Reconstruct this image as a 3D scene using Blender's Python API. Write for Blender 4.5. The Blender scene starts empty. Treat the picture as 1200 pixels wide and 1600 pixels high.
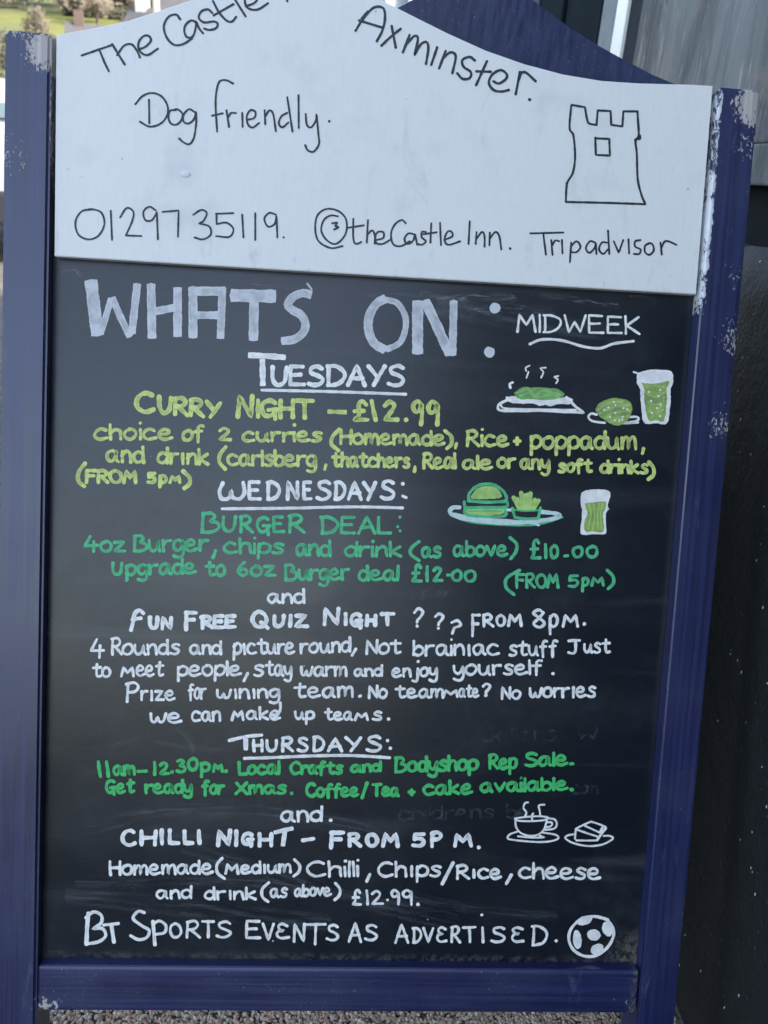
import bpy, bmesh, math, random
from mathutils import Vector, Matrix
random.seed(7)
R = math.radians
S = bpy.context.scene
COL = S.collection

# ------------------------------------------------------------------ camera
FPX = 1250.0                       # focal length in pixels of a 1200 x 1600 picture
TILT = R(18)                       # the board leans back
ZR = 0.15                          # height of the top of the bottom rail
CAM_L = Vector((-0.040611, -0.775907, 0.542425))          # camera in the board's own frame
RIGHT = Vector((0.996534, -0.063744, 0.053451))
DOWN = Vector((0.047433, -0.092454, -0.994587))
FWD = Vector((0.068341, 0.993674, -0.08911))
BOARD = Matrix.Translation((0, 0, ZR)) @ Matrix.Rotation(-TILT, 4, 'X')
cam = bpy.data.cameras.new('camera')
cam_ob = bpy.data.objects.new('camera', cam)
COL.objects.link(cam_ob)
cam.sensor_fit = 'VERTICAL'; cam.sensor_height = 36; cam.sensor_width = 27
cam.lens = FPX / 1600 * 36
cam.clip_start = 0.02; cam.clip_end = 2000
m3 = Matrix((RIGHT, -DOWN, -FWD)).transposed()
cam_ob.matrix_world = BOARD @ (Matrix.Translation(CAM_L) @ m3.to_4x4())
cam.dof.use_dof = True; cam.dof.focus_distance = 0.82; cam.dof.aperture_fstop = 9
S.camera = cam_ob
CAM_W = BOARD @ CAM_L

# ------------------------------------------------------------------ sky, sun, exposure
SUN_EL, SUN_AZ = R(33), R(112)     # azimuth from +Y towards +X: low sun behind the pub, so the board stands in open shade
w = bpy.data.worlds.new('World'); S.world = w; w.use_nodes = True
nt = w.node_tree
sky = nt.nodes.new('ShaderNodeTexSky'); sky.sky_type = 'NISHITA'; sky.sun_disc = False
sky.sun_elevation = SUN_EL; sky.sun_rotation = SUN_AZ
sky.air_density = 1.0; sky.dust_density = 1.5; sky.ozone_density = 1.0
bg = nt.nodes['Background']; bg.inputs['Strength'].default_value = 0.15
hsv = nt.nodes.new('ShaderNodeHueSaturation'); hsv.inputs['Saturation'].default_value = 0.76      # hazy, whitened sky
nt.links.new(sky.outputs[0], hsv.inputs['Color']); nt.links.new(hsv.outputs[0], bg.inputs['Color'])
sun = bpy.data.lights.new('sun', 'SUN'); sun.energy = 3.0; sun.angle = R(0.6); sun.color = (1, 0.96, 0.9)
sun_ob = bpy.data.objects.new('sun', sun); COL.objects.link(sun_ob)
sd = Vector((math.sin(SUN_AZ) * math.cos(SUN_EL), math.cos(SUN_AZ) * math.cos(SUN_EL), math.sin(SUN_EL)))
sun_ob.rotation_euler = sd.to_track_quat('Z', 'Y').to_euler(); sun_ob.location = sd * 30
S.view_settings.view_transform = 'Standard'; S.view_settings.look = 'None'
S.view_settings.gamma = 1; S.view_settings.exposure = 2.2
S.view_settings.use_curve_mapping = False

# ------------------------------------------------------------------ helpers
def rayL(u, v):
    return RIGHT * ((u - 600) / FPX) + DOWN * ((v - 800) / FPX) + FWD
def on_board(u, v, y):             # point of the board's frame at depth y behind the posts' front face
    d = rayL(u, v); return CAM_L + d * ((y - CAM_L.y) / d.y)
def rayW(u, v):
    return (BOARD.to_3x3() @ rayL(u, v)).normalized()
def azel(u, v):
    d = rayW(u, v); return math.atan2(d.x, d.y), math.asin(d.z)
def at_y(u, v, y):                 # world point seen at (u, v) at world depth y
    d = rayW(u, v); return CAM_W + d * ((y - CAM_W.y) / d.y)

def link(name, me, mat, parent=None):
    o = bpy.data.objects.new(name, me); COL.objects.link(o)
    if mat is not None and not me.materials: me.materials.append(mat)
    if parent is not None: o.parent = parent
    return o
def empty(name, label, cat, loc=(0, 0, 0), group=None):
    o = bpy.data.objects.new(name, None); COL.objects.link(o); o.location = loc
    o.empty_display_size = 0.05
    o['label'] = label; o['category'] = cat
    if group: o['group'] = group
    return o
def bm_mesh(bm, name='mesh', smooth=False):
    bmesh.ops.recalc_face_normals(bm, faces=bm.faces)
    me = bpy.data.meshes.new(name); bm.to_mesh(me); bm.free()
    if smooth:
        for p in me.polygons: p.use_smooth = True
    return me
def box_bm(x0, x1, y0, y1, z0, z1, bev=0, seg=2, bm=None):
    b = bmesh.new()
    bmesh.ops.create_cube(b, size=1)
    for v in b.verts:
        v.co = Vector((x0 if v.co.x < 0 else x1, y0 if v.co.y < 0 else y1, z0 if v.co.z < 0 else z1))
    if bev: bmesh.ops.bevel(b, geom=b.edges[:], offset=bev, segments=seg, affect='EDGES', profile=0.6)
    if bm is not None:
        t = bpy.data.meshes.new('t'); b.to_mesh(t); b.free(); bm.from_mesh(t); bpy.data.meshes.remove(t); return bm
    return b
def box(name, mat, parent, *a, **k):
    return link(name, bm_mesh(box_bm(*a, **k), name), mat, parent)
def prism(pts, d0, d1, axis='y', bev=0):      # outline (x, z) swept along y
    b = bmesh.new()
    f = [b.verts.new((x, d0, z)) for x, z in pts]; g = [b.verts.new((x, d1, z)) for x, z in pts]
    n = len(pts)
    b.faces.new(f); b.faces.new(g[::-1])
    for i in range(n): b.faces.new((f[i], g[i], g[(i + 1) % n], f[(i + 1) % n]))
    bmesh.ops.recalc_face_normals(b, faces=b.faces)
    if bev:
        ed = [e for e in b.edges if abs(e.verts[0].co.y - e.verts[1].co.y) < 1e-6]
        bmesh.ops.bevel(b, geom=ed, offset=bev, segments=2, affect='EDGES')
    return b

class NT:
    """small node-tree builder"""
    def __init__(s, name, rough=0.5, spec=0.5):
        s.m = bpy.data.materials.new(name); s.m.use_nodes = True
        s.t = s.m.node_tree; s.b = s.t.nodes['Principled BSDF']
        s.b.inputs['Roughness'].default_value = rough
        s.b.inputs['Specular IOR Level'].default_value = spec
        s.tc = s.t.nodes.new('ShaderNodeTexCoord')
    def n(s, k, **kw):
        x = s.t.nodes.new(k)
        for a, v in kw.items(): setattr(x, a, v)
        return x
    def l(s, a, b): s.t.links.new(a, b)
    def put(s, sock, v):
        if hasattr(v, 'is_output'): s.l(v, sock)
        elif isinstance(v, (tuple, list)) and len(v) == 3 and sock.type == 'RGBA': sock.default_value = (*v, 1)
        else: sock.default_value = v
    def math(s, op, a, b=0.0, clamp=False):
        x = s.n('ShaderNodeMath', operation=op, use_clamp=clamp); s.put(x.inputs[0], a); s.put(x.inputs[1], b); return x.outputs[0]
    def obj(s): return s.tc.outputs['Object']
    def uv(s): return s.tc.outputs['UV']
    def map(s, vec, scale=(1, 1, 1), loc=(0, 0, 0), rot=(0, 0, 0)):
        x = s.n('ShaderNodeMapping'); s.l(vec, x.inputs[0]); x.inputs['Scale'].default_value = scale
        x.inputs['Location'].default_value = loc; x.inputs['Rotation'].default_value = rot; return x.outputs[0]
    def noise(s, vec, scale, detail=4, rough=0.55, dist=0.0):
        x = s.n('ShaderNodeTexNoise'); s.l(vec, x.inputs['Vector']); x.inputs['Scale'].default_value = scale
        x.inputs['Detail'].default_value = detail; x.inputs['Roughness'].default_value = rough; x.inputs['Distortion'].default_value = dist
        return x.outputs['Fac']
    def vor(s, vec, scale, out='Distance', feature='F1', rand=1.0):
        x = s.n('ShaderNodeTexVoronoi', feature=feature); s.l(vec, x.inputs['Vector']); x.inputs['Scale'].default_value = scale
        x.inputs['Randomness'].default_value = rand; return x.outputs[out]
    def rng(s, v, a, b, c=0.0, d=1.0, smooth=True):
        x = s.n('ShaderNodeMapRange'); x.interpolation_type = 'SMOOTHSTEP' if smooth else 'LINEAR'
        s.put(x.inputs['Value'], v)
        for i, q in zip(('From Min', 'From Max', 'To Min', 'To Max'), (a, b, c, d)): x.inputs[i].default_value = q
        return x.outputs[0]
    def mix(s, f, a, b):
        x = s.n('ShaderNodeMix', data_type='RGBA'); s.put(x.inputs[0], f); s.put(x.inputs[6], a); s.put(x.inputs[7], b); return x.outputs[2]
    def xyz(s, v):
        x = s.n('ShaderNodeSeparateXYZ'); s.l(v, x.inputs[0]); return x.outputs
    def ball(s, vec, c, r0, r1):       # 1 inside r0, 0 beyond r1
        x = s.n('ShaderNodeVectorMath', operation='DISTANCE'); s.l(vec, x.inputs[0]); x.inputs[1].default_value = c
        return s.rng(x.outputs['Value'], r0, r1, 1, 0)
    def bump(s, h, strength, dist=0.001):
        x = s.n('ShaderNodeBump'); s.put(x.inputs['Height'], h); x.inputs['Strength'].default_value = strength; x.inputs['Distance'].default_value = dist
        s.l(x.outputs[0], s.b.inputs['Normal'])
    def color(s, c): s.put(s.b.inputs['Base Color'], c)
    def rough(s, v): s.put(s.b.inputs['Roughness'], v)

def plain(name, col, rough=0.6, var=0.15, scale=20, spec=0.5, metal=0):
    t = NT(name, rough, spec); n = t.noise(t.obj(), scale, 5)
    lo = tuple(c * (1 - var) for c in col); hi = tuple(min(1, c * (1 + var)) for c in col)
    t.color(t.mix(n, lo, hi)); t.b.inputs['Metallic'].default_value = metal
    return t.m

# ------------------------------------------------------------------ board materials
def navy(name, horizontal=False, k=1.0, kb=1.0):
    t = NT(name, 0.36, 0.9); o = t.obj(); X, Y, Z = t.xyz(o)
    gs = (3, 60, 220) if horizontal else (220, 60, 3)
    grain = t.noise(t.map(o, gs), 1.0, 5, 0.6)
    big = t.noise(o, 9, 4)
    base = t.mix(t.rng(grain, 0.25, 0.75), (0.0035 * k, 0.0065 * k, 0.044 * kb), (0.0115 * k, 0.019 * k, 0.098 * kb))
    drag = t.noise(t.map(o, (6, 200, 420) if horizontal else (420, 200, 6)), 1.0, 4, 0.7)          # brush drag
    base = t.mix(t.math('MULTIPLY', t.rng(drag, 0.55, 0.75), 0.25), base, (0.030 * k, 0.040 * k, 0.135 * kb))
    base = t.mix(t.math('MULTIPLY', t.rng(big, 0.45, 0.75), 0.40), base, (0.026, 0.034, 0.095))
    # dusty scuffs
    sc = t.noise(t.map(o, (40, 40, 14), rot=(0, 0.5, 0)), 1.0, 6, 0.7, 1.2)
    base = t.mix(t.math('MULTIPLY', t.rng(sc, 0.60, 0.80), 0.45), base, (0.16, 0.18, 0.24))
    hair = t.rng(t.noise(t.map(o, (30, 30, 520), rot=(0, 0.9, 0)), 1.0, 3, 0.6, 0.6), 0.70, 0.75)      # fine scratches
    base = t.mix(t.math('MULTIPLY', t.math('MULTIPLY', hair, t.rng(big, 0.45, 0.6)), 0.4), base, (0.22, 0.24, 0.30))
    # flaking paint: more likely where the frame gets knocked
    zones = [((-0.314, 0.0, 0.877), 0.004, 0.034, 0.32), ((-0.335, 0.0, 0.898), 0.006, 0.026, 0.20),
             ((0.349, 0.0, 0.882), 0.008, 0.036, 0.30), ((0.345, 0.0, 0.842), 0.002, 0.030, 0.15),
             ((-0.300, 0.0, -0.046), 0.004, 0.024, 0.19), ((0.345, 0.0, 0.72), 0.002, 0.03, 0.12),
             ((0.352, 0.0, 0.66), 0.002, 0.04, 0.18), ((0.345, 0.0, 0.575), 0.002, 0.035, 0.17),
             ((-0.350, 0.0, 0.78), 0.002, 0.05, 0.14), ((0.300, 0.0, -0.045), 0.002, 0.03, 0.10)]
    acc = None
    for c, r0, r1, k in zones:
        z = t.math('MULTIPLY', t.ball(o, c, r0, r1), k)
        acc = z if acc is None else t.math('MAXIMUM', acc, z)
    # worn inner arris of the right-hand post, beside the white panel
    ar = t.math('MULTIPLY', t.rng(t.math('ABSOLUTE', t.math('SUBTRACT', X, 0.3125)), 0.0015, 0.0065, 1, 0), t.rng(Z, 0.655, 0.70))
    ar = t.math('MULTIPLY', ar, t.rng(t.noise(t.map(o, (1, 1, 26)), 1.0, 3), 0.35, 0.65, 0.16, 0.30))
    al = t.math('MULTIPLY', t.rng(t.math('ABSOLUTE', t.math('ADD', X, 0.3100)), 0.0005, 0.0035, 1, 0), t.rng(Z, 0.72, 0.80))
    al = t.math('MULTIPLY', al, 0.22)
    acc = t.math('MAXIMUM', acc, t.math('MAXIMUM', ar, al))
    flk = t.math('ADD', t.math('MULTIPLY', t.noise(t.map(o, (260, 200, 150), rot=(0, 0.5, 0)), 1.0, 3, 0.6), 0.55), t.math('MULTIPLY', t.noise(t.map(o, (640, 480, 330), rot=(0, 0.5, 0)), 1.0, 6, 0.7), 0.47))
    chips = t.rng(t.math('ADD', flk, acc), 0.69, 0.71)
    fine = t.rng(t.noise(t.map(o, (800, 800, 500)), 1.0, 2, 0.5), 0.715, 0.735)
    chips = t.math('MAXIMUM', chips, t.math('MULTIPLY', fine, t.rng(big, 0.42, 0.6)))
    wood = t.mix(t.rng(grain, 0.3, 0.7), (0.30, 0.27, 0.25), (0.52, 0.48, 0.45))
    wood = t.mix(t.math('MULTIPLY', ar, 3.0, True), wood, (0.70, 0.73, 0.76))
    c = t.mix(chips, base, wood)
    if horizontal:      # grit in the open joint at the right-hand end
        gr_ = t.math('MULTIPLY', t.rng(X, 0.298, 0.309), t.rng(t.noise(o, 260, 4, 0.7), 0.42, 0.6))
        c = t.mix(t.math('MULTIPLY', gr_, 0.8), c, (0.16, 0.14, 0.10))
    t.color(c)
    t.rough(t.math('ADD', t.math('MULTIPLY', chips, 0.35), t.math('ADD', t.rng(big, 0.3, 0.7, 0.26, 0.36), t.rng(grain, 0.3, 0.7, 0.0, 0.10))))
    t.bump(t.math('SUBTRACT', t.math('ADD', t.math('MULTIPLY', grain, 0.45), t.math('MULTIPLY', drag, 0.25)), chips), 0.6, 0.0006)
    return t.m

def white_panel():
    t = NT('white_brushed_paint', 0.68, 0.25); o = t.obj(); X, Y, Z = t.xyz(o)
    br = t.noise(t.map(o, (330, 30, 48)), 1.0, 6, 0.7)
    cloud = t.noise(o, 13, 5, 0.6)
    c = t.mix(t.rng(br, 0.25, 0.75), (0.785, 0.775, 0.745), (0.825, 0.81, 0.775))
    c = t.mix(t.math('MULTIPLY', t.rng(cloud, 0.52, 0.74), 0.42), c, (0.57, 0.58, 0.58))
    dirt = t.math('MULTIPLY', t.rng(t.noise(t.map(o, (60, 20, 25)), 1, 6, 0.7), 0.56, 0.76), t.rng(Z, 0.76, 0.70))
    c = t.mix(t.math('MULTIPLY', dirt, 0.5), c, (0.33, 0.36, 0.40))
    rub = t.noise(t.map(o, (22, 10, 9), rot=(0, 0.6, 0)), 1.0, 6, 0.7, 1.4)            # grey rubbed-out smudges
    c = t.mix(t.math('MULTIPLY', t.rng(rub, 0.57, 0.74), 0.30), c, (0.44, 0.47, 0.49))
    scr = t.rng(t.noise(t.map(o, (520, 10, 14), rot=(0, 0.12, 0)), 1.0, 3, 0.6), 0.70, 0.74)
    c = t.mix(t.math('MULTIPLY', scr, 0.35), c, (0.40, 0.43, 0.46))
    sp = t.rng(t.vor(o, 42), 0.030, 0.055, 1, 0)
    sp = t.math('MULTIPLY', sp, t.rng(t.noise(o, 31, 2), 0.51, 0.57))
    c = t.mix(t.math('MULTIPLY', sp, 0.6), c, (0.25, 0.28, 0.31))
    t.color(c)
    wr = t.noise(o, 45, 4, 0.6, 1.5)
    t.bump(t.math('ADD', t.math('MULTIPLY', br, 0.5), t.math('MULTIPLY', t.rng(wr, 0.55, 0.8), 0.8)), 0.20, 0.0006)
    return t.m

def chalk_panel_mat():
    t = NT('blackboard_paint', 0.27, 0.64); o = t.obj(); X, Y, Z = t.xyz(o)
    fine = t.noise(o, 420, 3, 0.6)
    cloud = t.noise(t.map(o, (1, 1, 1.6)), 6, 5, 0.6, 0.6)
    c = t.mix(fine, (0.0012, 0.0048, 0.0105), (0.0035, 0.0082, 0.0160))
    # wiped chalk: long shallow swipes, strongest low on the board
    sw = t.noise(t.map(o, (2.2, 1, 26), rot=(0, 0.10, 0)), 1.0, 4, 0.55, 0.8)
    sw = t.math('MULTIPLY', t.rng(sw, 0.54, 0.80), t.rng(Z, 0.45, 0.20, 0.25, 1))
    c = t.mix(t.math('MULTIPLY', sw, 0.16), c, (0.30, 0.33, 0.36))
    c = t.mix(t.math('MULTIPLY', t.math('MULTIPLY', t.rng(cloud, 0.42, 0.75), t.rng(t.noise(o, 60, 5, 0.7), 0.35, 0.7)), 0.05), c, (0.30, 0.34, 0.38))
    # brown grit caught in the bottom right corner and along the rail
    g = t.ball(o, (0.306, 0.015, 0.002), 0.008, 0.045)
    g = t.math('MAXIMUM', g, t.math('MULTIPLY', t.rng(Z, 0.010, 0.0), 0.55))
    g = t.math('MULTIPLY', g, t.rng(t.noise(o, 160, 5, 0.7), 0.40, 0.65))
    c = t.mix(t.math('MULTIPLY', g, 0.7), c, (0.20, 0.17, 0.13))
    sp = t.math('MULTIPLY', t.rng(t.vor(o, 30), 0.022, 0.034, 1, 0), t.rng(t.noise(o, 23, 2), 0.55, 0.58))
    c = t.mix(sp, c, (0.6, 0.63, 0.66))
    t.color(c); t.rough(t.rng(cloud, 0.3, 0.7, 0.24, 0.33))
    t.bump(fine, 0.12, 0.0003)
    return t.m

def pen(name, col, thin=0.35, under=(0.035, 0.045, 0.055), rough=0.6, edge=0.25):
    t = NT(name, rough, 0.5)
    u, v, _ = t.xyz(t.uv())
    st = t.noise(t.map(t.uv(), (0.05, 2.3, 1)), 1.0, 4, 0.65)
    bl = t.noise(t.obj(), 120, 3, 0.6)
    k = t.math('ADD', t.math('MULTIPLY', t.rng(st, 0.35, 0.7), 0.6), t.math('MULTIPLY', t.rng(bl, 0.35, 0.68), 0.6), True)
    k = t.math('ADD', k, t.math('MULTIPLY', t.rng(t.math('ABSOLUTE', v), 0.55, 0.9), edge), True)
    at = t.n('ShaderNodeAttribute', attribute_name='pool')
    k = t.math('ADD', k, t.math('MULTIPLY', at.outputs['Fac'], 0.55), True)
    k = t.math('ADD', 1 - thin, t.math('MULTIPLY', k, thin), True)
    t.color(t.mix(k, under, col))
    return t.m

M = {}
M['navy'] = navy('navy_paint'); M['navy_rail'] = navy('navy_paint_rail', True)
M['navy_rear'] = navy('brightened_navy_paint', False, 3.0, 1.7); M['white'] = white_panel(); M['black'] = chalk_panel_mat()  # rear navy: colour brightened to offset the shade on its downward-facing side
M['ink'] = pen('black_marker', (0.012, 0.018, 0.028), 0.10, (0.10, 0.12, 0.14), 0.45, 0)
M['wpen'] = pen('white_chalk_pen', (0.95, 0.93, 0.88), 0.30, edge=0.15)
M['wbig'] = pen('thin_white_chalk_pen', (0.63, 0.64, 0.66), 0.42)
M['lime'] = pen('lime_chalk_pen', (0.68, 0.78, 0.22), 0.50)
M['green'] = pen('green_chalk_pen', (0.09, 0.56, 0.24), 0.42)
M['bright'] = pen('bright_green_chalk_pen', (0.06, 0.56, 0.15), 0.25)
M['mid'] = pen('grass_green_chalk_pen', (0.22, 0.50, 0.12), 0.55)
M['olive'] = pen('olive_chalk_pen', (0.33, 0.48, 0.11), 0.55)
M['chip'] = pen('light_green_chalk_pen', (0.46, 0.70, 0.18), 0.42)
M['moss'] = pen('pale_moss_chalk_pen', (0.30, 0.58, 0.20), 0.5); M['sage'] = pen('pale_olive_chalk_pen', (0.44, 0.60, 0.20), 0.5)
M['mint'] = pen('mint_white_chalk_pen', (0.62, 0.76, 0.72), 0.25)

def smear_mat():
    t = NT('chalk_smear', 0.7, 0.2)
    u, v, _ = t.xyz(t.uv())
    st = t.noise(t.map(t.uv(), (0.012, 2.6, 1)), 1.0, 5, 0.6)
    a = t.math('MULTIPLY', t.rng(st, 0.42, 0.80), t.rng(t.math('ABSOLUTE', v), 0.15, 0.98, 1, 0))
    t.color((0.55, 0.6, 0.65)); t.put(t.b.inputs['Alpha'], t.math('MULTIPLY', a, 0.14))
    return t.m
def scuff_mat():
    t = NT('dry_brushed_white_scuff', 0.7, 0.2)
    u, v, _ = t.xyz(t.uv())
    st = t.noise(t.map(t.uv(), (0.03, 5.0, 1)), 1.0, 6, 0.75)
    a = t.math('MULTIPLY', t.rng(st, 0.52, 0.68), t.rng(t.math('ABSOLUTE', v), 0.2, 0.98, 1, 0))
    t.color((0.6, 0.64, 0.68)); t.put(t.b.inputs['Alpha'], t.math('MULTIPLY', a, 0.75))
    return t.m
def ghost_mat():
    t = NT('rubbed_out_chalk', 0.4, 0.8); n = t.noise(t.obj(), 90, 3)
    t.color((0.30, 0.33, 0.36)); t.put(t.b.inputs['Alpha'], t.math('MULTIPLY', t.rng(n, 0.35, 0.7), 0.11)); return t.m
M['ghost'] = ghost_mat()
M['smear'] = smear_mat(); M['scuff'] = scuff_mat()

# ------------------------------------------------------------------ ground
def tarmac():
    t = NT('chipped_tarmac', 0.9, 0.3); o = t.obj()
    v = t.vor(o, 110, 'Color'); d = t.vor(o, 110)
    s = t.n('ShaderNodeSeparateColor'); t.l(v, s.inputs[0])
    c = t.mix(s.outputs[0], (0.09, 0.078, 0.066), (0.22, 0.19, 0.16))
    c = t.mix(t.rng(d, 0.45, 0.8), c, (0.045, 0.04, 0.034))
    c = t.mix(t.rng(t.noise(o, 1.5, 4), 0.4, 0.7), c, (0.07, 0.066, 0.062))
    t.color(c); t.bump(t.rng(d, 0.1, 0.8, 1, 0), 0.6, 0.004)
    return t.m
b = bmesh.new()
bmesh.ops.create_grid(b, x_segments=8, y_segments=8, size=400)
gr = link('pavement', bm_mesh(b, 'pavement'), tarmac()); gr['kind'] = 'structure'

def chip_mat():
    t = NT('stone_chip', 0.85, 0.3)
    r = t.n('ShaderNodeNewGeometry').outputs['Random Per Island']
    c = t.mix(r, (0.32, 0.24, 0.17), (0.68, 0.57, 0.45))
    k = t.n('ShaderNodeMath', operation='FRACT'); k.inputs[0].default_value = 0
    t.l(t.math('MULTIPLY', r, 17.3), k.inputs[0])
    c = t.mix(t.rng(k.outputs[0], 0.75, 0.85), c, (0.55, 0.33, 0.22))
    t.color(c); return t.m
def chips(x0, x1, y0, y1, n, smin, smax, name, mat, zf=0.25):
    rnd = random.Random(3); V = []; F = []
    for i in range(n):
        x = rnd.uniform(x0, x1); y = rnd.uniform(y0, y1); s = rnd.uniform(smin, smax)
        q = Matrix.Rotation(rnd.uniform(0, 6.28), 3, 'Z') @ Matrix.Rotation(rnd.uniform(-.5, .5), 3, 'X') @ Matrix.Rotation(rnd.uniform(-.5, .5), 3, 'Y')
        k = len(V); a, bb, c = s * rnd.uniform(.8, 1.3), s * rnd.uniform(.55, .9), s * rnd.uniform(.4, .6)
        ring = 5
        for zz, sc in ((-1, .7), (0.25, 1), (0.9, .55)):
            for j in range(ring):
                th = 6.283 * (j + rnd.uniform(-.25, .25)) / ring
                p = q @ Vector((a * sc * math.cos(th), bb * sc * math.sin(th), c * zz))
                V.append((x + p.x, y + p.y, p.z + s * zf))
        for lv in (0, 1):
            for j in range(ring):
                F.append((k + lv * ring + j, k + lv * ring + (j + 1) % ring, k + (lv + 1) * ring + (j + 1) % ring, k + (lv + 1) * ring + j))
        F.append(tuple(k + 2 * ring + j for j in range(ring)))
    me = bpy.data.meshes.new(name); me.from_pydata(V, [], F)
    o = link(name, me, mat); return o
gv = chips(-0.46, 0.40, -0.04, 0.30, 34000, 0.0020, 0.0038, 'stone_chippings', chip_mat())
gv['kind'] = 'stuff'; gv['label'] = 'loose brown grey stone chippings on the ground under the board'; gv['category'] = 'gravel'

# ------------------------------------------------------------------ the sandwich board
board = empty('sandwich_board', 'navy framed sandwich board with white header and handwritten black chalk panel', 'sandwich board')
board.matrix_world = BOARD
PD = 0.045                                  # depth of the posts
XI, XO = 0.3110, 0.3520                     # inner and outer edge of a post
ZT = 0.894                                  # top of the posts
def foot_z(y, z_top=None):                  # board-frame z that lies on the ground for depth y
    return (-ZR + y * math.sin(TILT)) / math.cos(TILT)
def post(name, x0, x1, zt, parent, mat, bev=0.003):
    bm = bmesh.new()
    bmesh.ops.create_cube(bm, size=1)
    for v in bm.verts:
        y = 0 if v.co.y < 0 else PD
        v.co = Vector((x0 if v.co.x < 0 else x1, y, zt if v.co.z > 0 else foot_z(y)))
    ed = [e for e in bm.edges if abs(e.verts[0].co.z - e.verts[1].co.z) > 0.1 or (e.verts[0].co.z > 0.5 and e.verts[1].co.z > 0.5)]
    bmesh.ops.bevel(bm, geom=ed, offset=bev, segments=3, affect='EDGES')
    return link(name, bm_mesh(bm, name), mat, parent)
post('post', -XO, -XI, ZT - 0.002, board, M['navy'])
post('post', XI, XO, ZT + 0.002, board, M['navy'])
box('bottom_rail', M['navy_rail'], board, -XI + 0.0004, XI - 0.0015, 0.0015, PD - 0.004, -0.049, -0.0005, bev=0.0045, seg=4)
CY = 0.015                                  # depth of the chalk surface
chalk = box('chalk_panel', M['black'], board, -XI + 0.0003, XI - 0.0003, CY, CY + 0.008, -0.004, 0.86)
# header: outline from the photographed curve, on its own plane
HY = 0.004
top_px = [(88, 54), (110, 50), (150, 43), (200, 32), (250, 16), (300, -1), (345, -19), (390, -38), (430, -50), (470, -53), (510, -44),
          (555, -23), (597, 0), (640, 22), (700, 52), (760, 79), (820, 100), (880, 116), (940, 126), (1000, 130), (1040, 131), (1080, 132), (1114, 134)]
out = [on_board(u, v, HY) for u, v in top_px] + [on_board(u, v, HY) for u, v in ((1091, 460), (700, 437), (300, 413), (85, 400))]
outl = [(min(max(p.x, -XI + 0.003), XI - 0.003), p.z) for p in out]
header = link('header_panel', bm_mesh(prism(outl, HY, CY - 0.0006, bev=0.0007), 'header_panel'), M['white'], board)

# rear leaf, hinged at the post tops
PHI = R(28)
REAR = Matrix.Translation((0, PD + 0.001, ZT)) @ Matrix.Rotation(PHI, 4, 'X')       # y away from the viewer, z up along the leaf, origin at the hinge line
def on_rear(u, v, y):
    inv = REAR.inverted(); c = inv @ CAM_L; d = inv.to_3x3() @ rayL(u, v); return c + d * ((y - c.y) / d.y)
def rear(bm, name, mat):
    for v in bm.verts: v.co = REAR @ v.co
    return link(name, bm_mesh(bm, name), mat, board)
W2 = BOARD @ REAR
def rear_foot(y):                           # z along the rear leaf that meets the ground
    a = W2 @ Vector((0, y, 0)); d = W2.to_3x3() @ Vector((0, 0, 1)); return -a.z / d.z
for x0, x1 in ((-XO, -XI), (XI, XO)):
    bm = bmesh.new(); bmesh.ops.create_cube(bm, size=1)
    for v in bm.verts:
        y = 0.0 if v.co.y < 0 else PD
        v.co = Vector((x0 if v.co.x < 0 else x1, y, -0.004 if v.co.z > 0 else rear_foot(y)))
    rear(bm, 'post', M['navy'])
rz = [on_rear(u, v, 0.018) for u, v in ((603, 22), (645, 0), (690, -21), (740, -33), (790, -25), (833, 0), (860, 20), (890, 43), (938, 73), (980, 96), (1020, 117), (1056, 132))]
ro = [(-XI + 0.003, -0.05), (-0.22, -0.045), (-0.12, -0.028), (-0.06, rz[0].z - 0.018)] + [(p.x, p.z) for p in rz] + [(rz[-1].x + 0.012, rz[-1].z - 0.004), (XI - 0.003, rz[-1].z - 0.005), (XI - 0.003, -0.24), (-XI + 0.003, -0.24)]
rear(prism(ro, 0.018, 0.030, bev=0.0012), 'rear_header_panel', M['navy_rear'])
rb = box_bm(-XI, XI, 0.0305, 0.037, -0.90, -0.20); rear(rb, 'rear_panel', M['black'])
rb = box_bm(-XI, XI, 0.004, PD, -0.945, -0.897, bev=0.002); rear(rb, 'bottom_rail', M['navy_rail'])
steel = plain('dull_steel', (0.30, 0.30, 0.30), 0.4, 0.2, 60, metal=1)
for s in (-1, 1):                            # strap hinges across the two pairs of posts
    hb = box_bm(min(s * (XO - .0002), s * (XO + .0018)), max(s * (XO - .0002), s * (XO + .0018)), 0.020, PD + 0.022, ZT - 0.032, ZT - 0.012, bev=0.0005)
    link('hinge', bm_mesh(hb, 'hinge'), steel, board)

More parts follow.
